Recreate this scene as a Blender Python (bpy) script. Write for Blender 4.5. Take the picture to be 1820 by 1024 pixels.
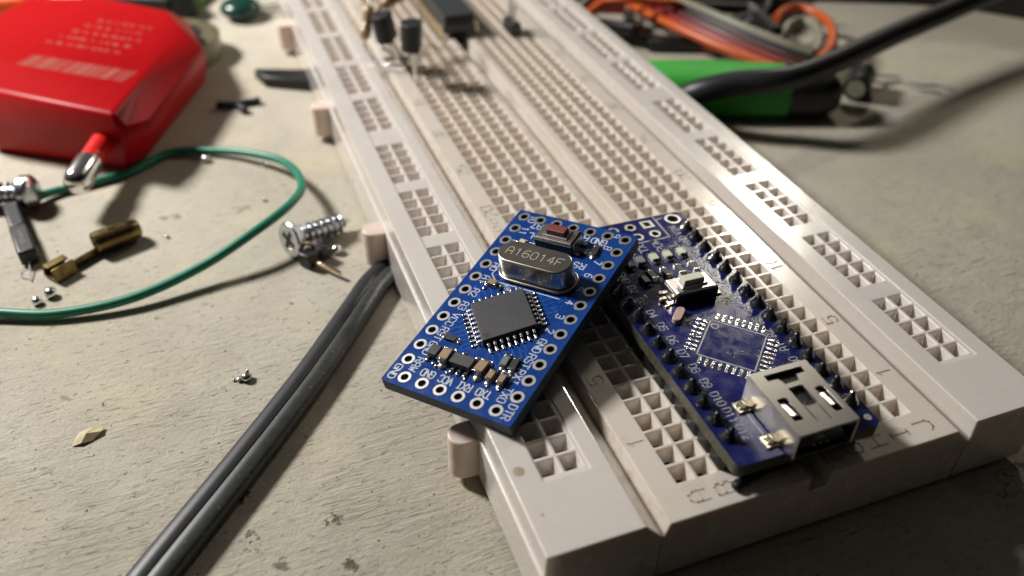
import bpy, bmesh, math, random
from mathutils import Matrix, Vector
random.seed(7)
S = 0.1            # model units: 1 Blender unit = 10 mm, all numbers below are millimetres
sc = bpy.context.scene
for o in list(bpy.data.objects): bpy.data.objects.remove(o)

# ------------------------------------------------------------------ camera
cam_d = bpy.data.cameras.new('camera'); cam = bpy.data.objects.new('camera', cam_d)
sc.collection.objects.link(cam); sc.camera = cam
cam_d.sensor_width = 36.0; cam_d.lens = 1517.17/1820*36.0
cam_d.clip_start = 0.1; cam_d.clip_end = 500
_r = [[0.936167, -0.351059, 0.018697], [-0.20363, -0.584836, -0.785176], [0.286578, 0.731249, -0.61899]]
_m = Matrix(((_r[0][0], -_r[1][0], -_r[2][0]), (_r[0][1], -_r[1][1], -_r[2][1]), (_r[0][2], -_r[1][2], -_r[2][2])))
cam.matrix_world = Matrix.Translation(Vector([-52.192, -47.823, 79.902])*S) @ _m.to_4x4()
cam_d.dof.use_dof = True
cam_d.dof.focus_distance = 10.3
cam_d.dof.aperture_fstop = (cam_d.lens*1e-3)/(1.75*S)

# ------------------------------------------------------------------ light
w = bpy.data.worlds.new('World'); sc.world = w; w.use_nodes = True
nt = w.node_tree; nt.nodes.clear()
out = nt.nodes.new('ShaderNodeOutputWorld'); bg = nt.nodes.new('ShaderNodeBackground')
tcn = nt.nodes.new('ShaderNodeTexCoord'); rmp = nt.nodes.new('ShaderNodeValToRGB')
dotn = nt.nodes.new('ShaderNodeVectorMath'); dotn.operation = 'DOT_PRODUCT'; dotn.inputs[1].default_value = (-0.35, 0.55, 0.76)
nt.links.new(tcn.outputs['Generated'], dotn.inputs[0]); nt.links.new(dotn.outputs['Value'], rmp.inputs[0])   # the room is lit from behind and above, dark on the photographer's side
rmp.color_ramp.elements[0].position = 0.1; rmp.color_ramp.elements[0].color = (0.03, 0.025, 0.02, 1)
rmp.color_ramp.elements[1].position = 0.95; rmp.color_ramp.elements[1].color = (1.0, 0.93, 0.86, 1)
nt.links.new(rmp.outputs[0], bg.inputs[0]); bg.inputs[1].default_value = 0.095
nt.links.new(bg.outputs[0], out.inputs[0])
def lamp(name, loc, power, radius, col):
    l = bpy.data.lights.new(name, 'POINT'); l.energy = power; l.shadow_soft_size = radius*S; l.color = col
    o = bpy.data.objects.new(name, l); o.location = Vector(loc)*S; sc.collection.objects.link(o)
lamp('desk_lamp_light', (-205, 230, 208), 69000, 28, (1.0, 0.965, 0.935))
lamp('second_lamp_light', (232, 292, 222), 9800, 16, (1.0, 0.93, 0.77))
sc.view_settings.view_transform = 'Standard'; sc.view_settings.look = 'None'
sc.view_settings.gamma = 1.0; sc.view_settings.exposure = 0.0; sc.view_settings.use_curve_mapping = False
sc.cycles.max_bounces = 6; sc.cycles.caustics_reflective = False; sc.cycles.caustics_refractive = False
sc.cycles.use_denoising = True

# ------------------------------------------------------------------ materials
MATS = {}
def mat(name, col, rough=0.5, metal=0.0, noise=0.0, nscale=20, bump=0.0, bscale=60, spec=0.5, coat=0.0, rvar=0.0, sss=0.0, alpha=1.0, dark=None, spot=None, trans=0.0):
    """procedural Principled material; noise = colour variation, spot=(scale,threshold,colour) specks"""
    m = bpy.data.materials.new(name); m.use_nodes = True; t = m.node_tree; N = t.nodes; L = t.links
    b = N['Principled BSDF']; b.inputs['Roughness'].default_value = rough; b.inputs['Metallic'].default_value = metal
    b.inputs['Specular IOR Level'].default_value = spec; b.inputs['Coat Weight'].default_value = coat
    b.inputs['Coat Roughness'].default_value = 0.12
    if trans: b.inputs['Transmission Weight'].default_value = trans
    if sss:
        b.inputs['Subsurface Weight'].default_value = sss; b.inputs['Subsurface Radius'].default_value = (1.0, .7, .5)
        b.inputs['Subsurface Scale'].default_value = 0.12
    tc = N.new('ShaderNodeTexCoord')
    src = None
    n = N.new('ShaderNodeTexNoise'); n.inputs['Scale'].default_value = nscale; n.inputs['Detail'].default_value = 6
    L.new(tc.outputs['Object'], n.inputs['Vector'])
    mx = N.new('ShaderNodeMix'); mx.data_type = 'RGBA'
    dk = dark or tuple(c*(1-noise) for c in col)
    mx.inputs['A'].default_value = (*dk, 1); mx.inputs['B'].default_value = (*col, 1)
    r = N.new('ShaderNodeValToRGB'); r.color_ramp.elements[0].position = .35; r.color_ramp.elements[1].position = .62
    L.new(n.outputs['Fac'], r.inputs[0]); L.new(r.outputs[0], mx.inputs['Factor']); src = mx.outputs['Result']
    if spot:
        n2 = N.new('ShaderNodeTexNoise'); n2.inputs['Scale'].default_value = spot[0]; n2.inputs['Detail'].default_value = 3
        L.new(tc.outputs['Object'], n2.inputs['Vector'])
        r2 = N.new('ShaderNodeValToRGB'); r2.color_ramp.elements[0].position = spot[1]; r2.color_ramp.elements[1].position = spot[1]+.04
        L.new(n2.outputs['Fac'], r2.inputs[0])
        m2 = N.new('ShaderNodeMix'); m2.data_type = 'RGBA'; m2.inputs['B'].default_value = (*spot[2], 1)
        L.new(src, m2.inputs['A']); L.new(r2.outputs[0], m2.inputs['Factor']); src = m2.outputs['Result']
    L.new(src, b.inputs['Base Color'])
    if rvar:
        mr = N.new('ShaderNodeMapRange'); mr.inputs['To Min'].default_value = max(0, rough-rvar); mr.inputs['To Max'].default_value = min(1, rough+rvar)
        mr.inputs['From Min'].default_value = .35; mr.inputs['From Max'].default_value = .65
        n4 = N.new('ShaderNodeTexNoise'); n4.inputs['Scale'].default_value = nscale*1.7; L.new(tc.outputs['Object'], n4.inputs['Vector'])
        L.new(n4.outputs['Fac'], mr.inputs['Value']); L.new(mr.outputs[0], b.inputs['Roughness'])
    if bump:
        n3 = N.new('ShaderNodeTexNoise'); n3.inputs['Scale'].default_value = bscale; n3.inputs['Detail'].default_value = 5
        L.new(tc.outputs['Object'], n3.inputs['Vector'])
        bp = N.new('ShaderNodeBump'); bp.inputs['Strength'].default_value = bump; bp.inputs['Distance'].default_value = 0.01
        L.new(n3.outputs['Fac'], bp.inputs['Height']); L.new(bp.outputs[0], b.inputs['Normal'])
    if alpha < 1: b.inputs['Alpha'].default_value = alpha
    MATS[name] = m
    return m

class G:
    """tiny node helper"""
    def __init__(s, m): s.t = m.node_tree; s.N = s.t.nodes; s.L = s.t.links
    def n(s, kind, **kw):
        x = s.N.new(kind)
        for k, v in kw.items(): setattr(x, k, v)
        return x
    def noise(s, vec, scale, detail=4, rough=.5, dist=0):
        x = s.n('ShaderNodeTexNoise'); x.inputs['Scale'].default_value = scale; x.inputs['Detail'].default_value = detail
        x.inputs['Roughness'].default_value = rough; x.inputs['Distortion'].default_value = dist
        s.L.new(vec, x.inputs['Vector']); return x.outputs['Fac']
    def ramp(s, v, a, b, inv=False):
        x = s.n('ShaderNodeMapRange'); x.inputs['From Min'].default_value = a; x.inputs['From Max'].default_value = b
        if inv: x.inputs['To Min'].default_value = 1; x.inputs['To Max'].default_value = 0
        s.L.new(v, x.inputs['Value']); return x.outputs[0]
    def mix(s, f, a, b):
        x = s.n('ShaderNodeMix', data_type='RGBA')
        for k, v in (('Factor', f), ('A', a), ('B', b)):
            if isinstance(v, tuple): x.inputs[k].default_value = (*v, 1)
            elif isinstance(v, (int, float)): x.inputs[k].default_value = v
            else: s.L.new(v, x.inputs[k])
        return x.outputs['Result']
    def math(s, op, a, b=0.0, c=0.0):
        x = s.n('ShaderNodeMath', operation=op)
        for i, v in enumerate((a, b, c)):
            if isinstance(v, (int, float)): x.inputs[i].default_value = v
            else: s.L.new(v, x.inputs[i])
        return x.outputs[0]
    def map(s, vec, loc=(0,0,0), rot=(0,0,0), scale=(1,1,1)):
        x = s.n('ShaderNodeMapping'); x.inputs['Location'].default_value = loc; x.inputs['Rotation'].default_value = rot; x.inputs['Scale'].default_value = scale
        s.L.new(vec, x.inputs['Vector']); return x.outputs[0]

def board_plastic(name, col, col2, grime):
    m = bpy.data.materials.new(name); m.use_nodes = True; g = G(m); b = g.N['Principled BSDF']
    b.inputs['Subsurface Weight'].default_value = 0.3; b.inputs['Subsurface Radius'].default_value = (1.0, .7, .5); b.inputs['Subsurface Scale'].default_value = 0.16
    b.inputs['Subsurface Anisotropy'].default_value = 0; b.inputs['Coat Weight'].default_value = 1; b.inputs['Coat Roughness'].default_value = .13; b.inputs['Coat IOR'].default_value = 1.75
    tc = g.n('ShaderNodeTexCoord').outputs['Object']
    c = g.mix(g.ramp(g.noise(tc, .9, 4), .38, .62), col, col2)
    # brown grime along the moulded channels and some general specks
    sx = g.n('ShaderNodeSeparateXYZ'); g.L.new(tc, sx.inputs[0]); X = sx.outputs['X']
    tot = None
    for x0, wd in grime:
        d = g.math('ABSOLUTE', g.math('SUBTRACT', X, x0*S))
        f = g.ramp(d, 0.0, wd*S, True)
        tot = f if tot is None else g.math('MAXIMUM', tot, f)
    blot = g.ramp(g.noise(tc, 6.0, 6, .65), .46, .66)
    gr = g.math('MULTIPLY', tot, blot)
    c = g.mix(g.math('MULTIPLY', gr, .6), c, (0.27, 0.18, 0.12))
    fine = g.ramp(g.noise(g.map(tc, (3, 1, 0)), 14, 5, .6), .68, .73)
    far = g.ramp(g.noise(g.map(tc, (9, 4, 0)), 2.0, 2), .5, .6)
    c = g.mix(g.math('MULTIPLY', g.math('MULTIPLY', fine, far), .65), c, (0.22, 0.15, 0.10))
    st = g.ramp(g.noise(g.map(tc, (1, 7, 0)), 3.2, 5, .6), .60, .72)
    c = g.mix(g.math('MULTIPLY', st, .13), c, (0.42, 0.33, 0.20))
    g.L.new(c, b.inputs['Base Color'])
    rg = g.ramp(g.noise(tc, 3.5, 5), .3, .7)
    rr = g.n('ShaderNodeMapRange'); rr.inputs['To Min'].default_value = .18; rr.inputs['To Max'].default_value = .30; g.L.new(rg, rr.inputs['Value'])
    g.L.new(rr.outputs[0], b.inputs['Roughness'])
    bp = g.n('ShaderNodeBump'); bp.inputs['Strength'].default_value = .25; bp.inputs['Distance'].default_value = .006
    hsum = g.math('ADD', g.noise(tc, 55, 3), g.math('MULTIPLY', g.noise(g.map(tc, (0,0,0), (0,0,.3), (1, .12, 1)), 30, 3), .7))
    g.L.new(hsum, bp.inputs['Height']); g.L.new(bp.outputs[0], b.inputs['Normal'])
    MATS[name] = m; return m
board_plastic('panel_plastic', (0.68, 0.62, 0.55), (0.66, 0.60, 0.52), [(-18.9, 1.3), (-1.5, 1.5), (19.0, 1.5)])
board_plastic('rail_plastic', (0.67, 0.625, 0.585), (0.655, 0.605, 0.56), [(-20.6, .5)])
mat('hole_dark', (0.03, 0.025, 0.02), .8)
mat('knob_plastic', (0.66, 0.55, 0.47), .45, noise=.1, nscale=6, sss=.5)
mat('foam', (0.25, 0.2, 0.15), .9, noise=.3)
mat('emboss', (0.575, 0.515, 0.43), .42, noise=.2, nscale=10)
mat('emboss_dirty', (0.45, 0.37, 0.28), .45, noise=.3, nscale=10)

def pcb_mat(name, c1, c2, trace, rough):
    m = bpy.data.materials.new(name); m.use_nodes = True; g = G(m); b = g.N['Principled BSDF']
    tc = g.n('ShaderNodeTexCoord').outputs['Object']
    c = g.mix(g.ramp(g.noise(tc, 2.5, 5), .35, .65), c1, c2)
    c = g.mix(g.math('MULTIPLY', g.ramp(g.noise(tc, 35, 4, .7), .63, .7), .25), c, trace)
    g.L.new(c, b.inputs['Base Color'])
    rr = g.n('ShaderNodeMapRange'); rr.inputs['To Min'].default_value = rough-.08; rr.inputs['To Max'].default_value = rough+.08
    g.L.new(g.ramp(g.noise(tc, 6, 6), .3, .7), rr.inputs['Value']); g.L.new(rr.outputs[0], b.inputs['Roughness'])
    bp = g.n('ShaderNodeBump'); bp.inputs['Strength'].default_value = .3; bp.inputs['Distance'].default_value = .004
    g.L.new(g.noise(tc, 45, 5, .6), bp.inputs['Height']); g.L.new(bp.outputs[0], b.inputs['Normal'])
    MATS[name] = m
pcb_mat('mini_mask', (0.005, 0.048, 0.24), (0.004, 0.036, 0.185), (0.02, 0.09, 0.34), .24)
pcb_mat('mini_trace', (0.010, 0.085, 0.36), (0.008, 0.07, 0.30), (0.03, 0.12, 0.4), .3)
pcb_mat('nano_mask', (0.011, 0.016, 0.105), (0.008, 0.011, 0.078), (0.06, 0.055, 0.22), .15)
pcb_mat('nano_trace', (0.03, 0.027, 0.19), (0.025, 0.023, 0.16), (0.08, 0.07, 0.26), .16)
mat('mini_edge', (0.02, 0.05, 0.075), .5, noise=.4, nscale=15)
mat('nano_edge', (0.085, 0.085, 0.055), .4, noise=.5, nscale=12)
mat('silk', (0.60, 0.63, 0.66), .55, noise=.25, nscale=60)
mat('silk_worn', (0.5, 0.5, 0.52), .5, noise=.45, nscale=50)
mat('tin', (0.68, 0.665, 0.64), .38, 1.0, noise=.12, nscale=20, bump=.1, bscale=30)
mat('solder', (0.62, 0.62, 0.60), .20, 1.0, noise=.3, nscale=30, bump=.4, bscale=25)
mat('solder_dark', (0.07, 0.072, 0.085), .26, 0.75, noise=.6, nscale=25, bump=.8, bscale=25, spot=(30, .62, (.4, .4, .42)))
mat('chip_black', (0.028, 0.029, 0.032), .55, noise=.25, nscale=30, bump=.5, bscale=120)
mat('black_plastic', (0.012, 0.012, 0.013), .42, noise=.4, nscale=10)
mat('black_matte', (0.010, 0.010, 0.011), .6, noise=.4)
mat('steel', (0.60, 0.575, 0.545), .30, 1.0, noise=.04, nscale=3)
mat('crystal_can', (0.45, 0.425, 0.37), .28, 1.0, noise=.15, nscale=4, bump=.04, bscale=4)
mat('crystal_print', (0.55, 0.52, 0.42), .5, .3)
mat('button_red', (0.17, 0.035, 0.035), .5, noise=.2)
mat('button_cream', (0.62, 0.63, 0.50), .45, noise=.1)
mat('cap_tan', (0.30, 0.20, 0.12), .45, noise=.2, nscale=30)
mat('cap_grey', (0.25, 0.22, 0.20), .45, noise=.2, nscale=30)
mat('resistor_black', (0.03, 0.03, 0.035), .4, noise=.3)
mat('led_clear', (0.62, 0.64, 0.45), .25, noise=.25, nscale=40, coat=.4)
mat('led_dark', (0.2, 0.22, 0.2), .3, noise=.3, nscale=40, coat=.4)
mat('resonator', (0.45, 0.30, 0.26), .4, noise=.15, nscale=20)
mat('gold', (0.72, 0.55, 0.28), .3, 1.0, noise=.25, nscale=20, bump=.3)
mat('pale_solder', (0.60, 0.54, 0.40), .3, 1.0, noise=.35, nscale=14, bump=.3)
mat('gold_pin', (0.83, 0.68, 0.45), .25, 1.0)
mat('hole_inner', (0.10, 0.09, 0.08), .4, .7, noise=.4, nscale=20)
mat('red_plastic', (0.36, 0.004, 0.006), .38, spec=.10, noise=.06, nscale=3, bump=.1, bscale=60)
mat('red_sleeve', (0.62, 0.012, 0.008), .4)
mat('faded_print', (0.36, 0.075, 0.055), .45, noise=.2, nscale=14)
mat('chrome', (0.85, 0.84, 0.82), .2, 1.0, noise=.15, nscale=6)
mat('zinc', (0.60, 0.63, 0.66), .27, 1.0, noise=.3, nscale=12, bump=.3, bscale=20)
mat('brass', (0.27, 0.19, 0.075), .33, 1.0, noise=.55, nscale=7, bump=.3, bscale=14)
mat('green_wire', (0.012, 0.20, 0.115), .4, noise=.2, nscale=3, bump=.1)
mat('cable_black', (0.015, 0.015, 0.018), .45, noise=.3, nscale=6, bump=.1, bscale=14)
mat('cable_grey', (0.033, 0.036, 0.033), .45, noise=.4, nscale=6, bump=.1, bscale=14, spot=(14, .66, (.11, .10, .085)))
mat('green_grip', (0.03, 0.33, 0.03), .6, noise=.1, nscale=2)
mat('orange_wire', (0.50, 0.085, 0.012), .4, noise=.15)
mat('red_wire', (0.22, 0.008, 0.007), .4, noise=.15)
mat('brown_wire', (0.07, 0.010, 0.008), .4, noise=.15)
mat('grey_wire', (0.22, 0.215, 0.15), .45, noise=.15)
mat('orange_plastic', (0.75, 0.09, 0.005), .4, noise=.2, nscale=1)
mat('olive_film', (0.17, 0.15, 0.09), .35, noise=.3, nscale=2, coat=.2)
mat('dark_green', (0.006, 0.045, 0.03), .25, noise=.3)
mat('lime', (0.10, 0.32, 0.02), .4)
mat('case_black', (0.012, 0.010, 0.010), .5, noise=.4, nscale=2)
mat('band_gold', (0.46, 0.32, 0.16), .3, 0.0, noise=.4, nscale=10, coat=.6)
mat('band_brown', (0.10, 0.03, 0.01), .4)
mat('ic_grey', (0.035, 0.04, 0.043), .45, noise=.2)
mat('wood_chip', (0.56, 0.48, 0.28), .6, noise=.25, nscale=12)
mat('elec_print', (0.5, 0.5, 0.45), .5)
mat('fibre', (0.3, 0.3, 0.28), .5)
mat('maroon', (0.25, 0.01, 0.012), .45, noise=.3, nscale=3)

def table_mat():
    m = bpy.data.materials.new('painted_wood'); m.use_nodes = True; g = G(m); b = g.N['Principled BSDF']
    tc = g.n('ShaderNodeTexCoord').outputs['Object']
    R = math.radians(6)
    grain = g.map(tc, (0, 0, 0), (0, 0, -R), (.16, 1, 1))
    grain2 = g.map(tc, (3, 9, 0), (0, 0, -R), (.10, 1, 1))
    c = g.mix(g.ramp(g.noise(tc, .28, 4), .35, .65), (0.50, 0.465, 0.385), (0.43, 0.395, 0.32))
    c = g.mix(g.math('MULTIPLY', g.ramp(g.noise(tc, 1.3, 5, .6), .45, .72), .5), c, (0.40, 0.36, 0.29))
    c = g.mix(g.math('MULTIPLY', g.ramp(g.noise(g.map(tc, (5,0,0)), .6, 3), .5, .7), .4), c, (0.58, 0.53, 0.34))
    # cracked paint following the grain, mostly on the nearer part of the worktop
    zx = g.n('ShaderNodeSeparateXYZ'); g.L.new(tc, zx.inputs[0]); zone = g.math('ADD', .25, g.math('MULTIPLY', g.ramp(zx.outputs['Y'], 6.5, 3.0), .75))
    gn = g.noise(grain, 9, 7, .62, .25)
    c = g.mix(g.math('MULTIPLY', g.math('MULTIPLY', g.ramp(gn, .55, .72), zone), .40), c, (0.30, 0.26, 0.20))
    c = g.mix(g.math('MULTIPLY', g.ramp(g.noise(grain2, 30, 6, .7), .5, .75), .35), c, (0.62, 0.59, 0.50))
    region = g.ramp(g.noise(g.map(tc, (2, 5, 0)), .7, 3), .42, .62)
    cr = g.math('MULTIPLY', g.ramp(g.noise(grain2, 26, 5, .65, .4), .63, .67), zone)
    c = g.mix(g.math('MULTIPLY', g.math('MULTIPLY', cr, region), .75), c, (0.10, 0.075, 0.05))
    # specks of dirt
    sp = g.ramp(g.noise(g.map(tc, (8, 3, 0)), 12, 4, .6), .66, .69)
    c = g.mix(g.math('MULTIPLY', sp, .85), c, (0.05, 0.04, 0.035))
    sp2 = g.ramp(g.noise(g.map(tc, (1, 8, 0)), 30, 4, .7), .62, .66)
    c = g.mix(g.math('MULTIPLY', sp2, .7), c, (0.12, 0.10, 0.08))
    # worn-through brown patches: fixed spots on the table
    sx = g.n('ShaderNodeSeparateXYZ'); g.L.new(tc, sx.inputs[0])
    nz = g.noise(tc, 7, 5, .7)
    for (px, py, rx, ry, amt) in [(-58, 20.3, 1.4, 1.9, 1), (-57.6, 13.8, 1.3, 2.2, .9), (-48.8, 14, 1.1, 1.5, 1), (-48.2, 7.2, 1.0, 1.6, 1),
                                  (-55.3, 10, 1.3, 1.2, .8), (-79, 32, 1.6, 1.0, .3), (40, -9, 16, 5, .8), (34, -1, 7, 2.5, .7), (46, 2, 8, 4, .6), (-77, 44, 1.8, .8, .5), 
                                  (-62, 83, 2.2, 1.2, .6), (-51, 82, 2.2, 1.5, .5), (-56, 106, 2.2, 1.5, .5)]:
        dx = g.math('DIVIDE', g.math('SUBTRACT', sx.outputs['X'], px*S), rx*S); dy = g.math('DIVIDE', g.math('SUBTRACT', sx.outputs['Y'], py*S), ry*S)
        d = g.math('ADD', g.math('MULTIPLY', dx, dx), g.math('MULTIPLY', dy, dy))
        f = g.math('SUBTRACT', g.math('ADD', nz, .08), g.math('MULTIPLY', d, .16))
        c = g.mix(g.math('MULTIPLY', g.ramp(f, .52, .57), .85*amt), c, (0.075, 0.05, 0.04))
    fl = g.ramp(g.noise(g.map(tc, (2, 2, 0)), 40, 3, .6), .67, .71)
    c = g.mix(g.math('MULTIPLY', fl, .6), c, (0.70, 0.68, 0.62))
    gm = g.math('MULTIPLY', g.ramp(g.noise(g.map(tc, (6, 1, 0)), 5.0, 7, .72), .60, .70), g.ramp(g.noise(g.map(tc, (3, 3, 0)), .8, 2), .42, .6))
    c = g.mix(g.math('MULTIPLY', gm, .5), c, (0.22, 0.18, 0.13))
    g.L.new(c, b.inputs['Base Color'])
    b.inputs['Roughness'].default_value = .7; b.inputs['Specular IOR Level'].default_value = .15
    bp = g.n('ShaderNodeBump'); bp.inputs['Strength'].default_value = .9; bp.inputs['Distance'].default_value = .05
    amp = g.math('MULTIPLY', g.ramp(g.noise(g.map(tc, (4, 6, 0)), .9, 4), .35, .65), zone)
    hh = g.math('ADD', g.math('MULTIPLY', g.math('MULTIPLY', g.noise(grain, 13, 8, .68, .5), amp), 1.1), g.math('MULTIPLY', g.noise(tc, 16, 8, .75), .5))
    pits = g.ramp(g.noise(g.map(tc, (7, 2, 0), (0, 0, -.1), (.4, 1, 1)), 15, 5, .6), .62, .68)
    hh = g.math('SUBTRACT', hh, g.math('MULTIPLY', pits, .35))
    hh = g.math('SUBTRACT', hh, g.math('MULTIPLY', g.math('MULTIPLY', cr, region), .35))
    g.L.new(hh, bp.inputs['Height']); g.L.new(bp.outputs[0], b.inputs['Normal'])
    MATS['painted_wood'] = m
table_mat()

# ------------------------------------------------------------------ mesh helpers (mm)
class MB:
    def __init__(s): s.v = []; s.f = []; s.mi = []
    def add(s, verts, faces, M=None, mi=0):
        o = len(s.v)
        for p in verts:
            p = Vector(p)
            if M is not None: p = M @ p
            s.v.append(p)
        for f in faces: s.f.append([i+o for i in f]); s.mi.append(mi)
        return s
    def box(s, c, d, rz=0, M=None, mi=0, rx=0, ry=0):
        R = Matrix.Translation(Vector(c)) @ Matrix.Rotation(rz, 4, 'Z') @ Matrix.Rotation(ry, 4, 'Y') @ Matrix.Rotation(rx, 4, 'X')
        if M is not None: R = M @ R
        a, b, e = d[0]/2, d[1]/2, d[2]/2
        vs = [(x, y, z) for z in (-e, e) for y in (-b, b) for x in (-a, a)]
        return s.add(vs, [(0,2,3,1),(4,5,7,6),(0,1,5,4),(2,6,7,3),(0,4,6,2),(1,3,7,5)], R, mi)
    def prism(s, poly, z0, z1, M=None, mi=0, inset=0):
        n = len(poly); cx = sum(p[0] for p in poly)/n; cy = sum(p[1] for p in poly)/n
        top = [((p[0]-cx)*(1-inset)+cx, (p[1]-cy)*(1-inset)+cy) for p in poly]
        vs = [(x, y, z0) for x, y in poly]+[(x, y, z1) for x, y in top]
        fs = [tuple(range(n-1, -1, -1)), tuple(range(n, 2*n))]+[(i, (i+1) % n, n+(i+1) % n, n+i) for i in range(n)]
        return s.add(vs, fs, M, mi)
    def cyl(s, p0, p1, r0, r1=None, n=16, M=None, mi=0, caps=True):
        r1 = r0 if r1 is None else r1
        return s.lathe(p0, p1, [(0, r0), (1, r1)], n, M, mi, caps)
    def lathe(s, p0, p1, prof, n=16, M=None, mi=0, caps=True):
        p0 = Vector(p0); p1 = Vector(p1); ax = p1-p0; L = ax.length; z = ax.normalized()
        x = z.orthogonal().normalized(); y = z.cross(x); vs = []; fs = []
        for t, r in prof:
            for k in range(n):
                a = 2*math.pi*k/n; vs.append(p0+z*(t*L)+x*(r*math.cos(a))+y*(r*math.sin(a)))
        m = len(prof)
        for j in range(m-1):
            for k in range(n):
                k2 = (k+1) % n; fs.append((j*n+k, j*n+k2, (j+1)*n+k2, (j+1)*n+k))
        if caps: fs.append(tuple(range(n-1, -1, -1))); fs.append(tuple((m-1)*n+k for k in range(n)))
        return s.add(vs, fs, M, mi)
    def ball(s, c, r, n=14, sz=1.0, M=None, mi=0):
        vs = []; fs = []; R = n//2
        for j in range(1, R):
            th = math.pi*j/R
            for k in range(n):
                a = 2*math.pi*k/n; vs.append((c[0]+r*math.sin(th)*math.cos(a), c[1]+r*math.sin(th)*math.sin(a), c[2]+sz*r*math.cos(th)))
        t = len(vs); vs.append((c[0], c[1], c[2]+sz*r)); vs.append((c[0], c[1], c[2]-sz*r))
        for j in range(R-2):
            for k in range(n): fs.append((j*n+k, (j+1)*n+k, (j+1)*n+(k+1) % n, j*n+(k+1) % n))
        for k in range(n): fs.append((t, k, (k+1) % n)); fs.append((t+1, (R-2)*n+(k+1) % n, (R-2)*n+k))
        return s.add(vs, fs, M, mi)
    def tube(s, pts, r, n=12, sub=6, M=None, mi=0, closed=False):
        P = spline(pts, sub); vs = []; fs = []
        up = Vector((0, 0, 1)); prev = None
        for i, p in enumerate(P):
            t = (P[min(i+1, len(P)-1)]-P[max(i-1, 0)]).normalized()
            if prev is None: x = t.cross(up); x = x.normalized() if x.length > 1e-4 else t.orthogonal().normalized()
            else: x = (prev-t*prev.dot(t)).normalized()
            prev = x; y = t.cross(x)
            rr = r(i/(len(P)-1)) if callable(r) else r
            for k in range(n):
                a = 2*math.pi*k/n; vs.append(p+x*(rr*math.cos(a))+y*(rr*math.sin(a)))
        for i in range(len(P)-1):
            for k in range(n): fs.append((i*n+k, i*n+(k+1) % n, (i+1)*n+(k+1) % n, (i+1)*n+k))
        fs.append(tuple(range(n-1, -1, -1))); fs.append(tuple((len(P)-1)*n+k for k in range(n)))
        return s.add(vs, fs, M, mi)
    def ring(s, c, r0, r1, z0, z1, n=20, M=None, mi=0, flat=1.0):
        vs = []; fs = []
        for rr, z in ((r0, z0), (r0, z1), (r1, z1), (r1, z0)):
            for k in range(n):
                a = 2*math.pi*k/n; vs.append((c[0]+rr*math.cos(a), c[1]+rr*math.sin(a), z))
        for j in range(4):
            for k in range(n):
                j2 = (j+1) % 4; k2 = (k+1) % n; fs.append((j*n+k, j2*n+k, j2*n+k2, j*n+k2))
        return s.add(vs, fs, M, mi)
    def line(s, pts, wd, z0, z1, M=None, mi=0):
        """flat ribbon with square section along a polyline, butt joints overlapped by round dots"""
        for a, b in zip(pts, pts[1:]):
            a = Vector(a); b = Vector(b); d = b-a
            if d.length < 1e-6: continue
            ang = math.atan2(d.y, d.x); m = (a+b)/2
            s.box((m.x, m.y, (z0+z1)/2), (d.length+wd*.8, wd, z1-z0), ang, M, mi)
        return s
    def build(s, name, mats, parent=None, smooth=40, bevel=0, seg=2, loc=None, merge=False):
        me = bpy.data.meshes.new(name)
        me.from_pydata([tuple(p*S) for p in s.v], [], s.f)
        if isinstance(mats, str): mats = [mats]
        for m in mats: me.materials.append(MATS[m])
        if len(mats) > 1: me.polygons.foreach_set('material_index', s.mi)
        bm = bmesh.new(); bm.from_mesh(me)
        if merge: bmesh.ops.remove_doubles(bm, verts=bm.verts, dist=1e-5)
        else: bmesh.ops.recalc_face_normals(bm, faces=bm.faces)
        bm.to_mesh(me); bm.free()
        if smooth: me.shade_smooth(); me.set_sharp_from_angle(angle=math.radians(smooth))
        me.update()
        o = bpy.data.objects.new(name, me); sc.collection.objects.link(o)
        if parent is not None: o.parent = parent
        if loc is not None: o.location = Vector(loc)*S
        if bevel:
            b = o.modifiers.new('bevel', 'BEVEL'); b.width = bevel*S; b.segments = seg; b.limit_method = 'ANGLE'; b.angle_limit = math.radians(40)
            b.harden_normals = False
        return o
def spline(pts, sub):
    P = [Vector(p) for p in pts]
    if len(P) < 3 or sub <= 1: return P
    Q = [P[0]*2-P[1]]+P+[P[-1]*2-P[-2]]; out = []
    for i in range(1, len(Q)-2):
        a, b, c, d = Q[i-1:i+3]
        for k in range(sub):
            t = k/sub; out.append(0.5*((2*b)+(c-a)*t+(2*a-5*b+4*c-d)*t*t+(3*b-a-3*c+d)*t**3))
    out.append(P[-1]); return out
def tag(o, label, cat=None, group=None, kind=None):
    if label: o['label'] = label
    if cat: o['category'] = cat
    if group: o['group'] = group
    if kind: o['kind'] = kind
    return o
def thing(name, label, cat, loc=(0, 0, 0), rz=0, group=None):
    o = bpy.data.objects.new(name, None); sc.collection.objects.link(o); o.empty_display_size = .2
    o.location = Vector(loc)*S; o.rotation_euler = (0, 0, rz)
    return tag(o, label, cat, group)
def copy_tree(o, parent=None):
    c = o.copy(); sc.collection.objects.link(c)
    if parent is not None: c.parent = parent
    for ch in list(o.children): copy_tree(ch, c)
    return c

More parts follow.
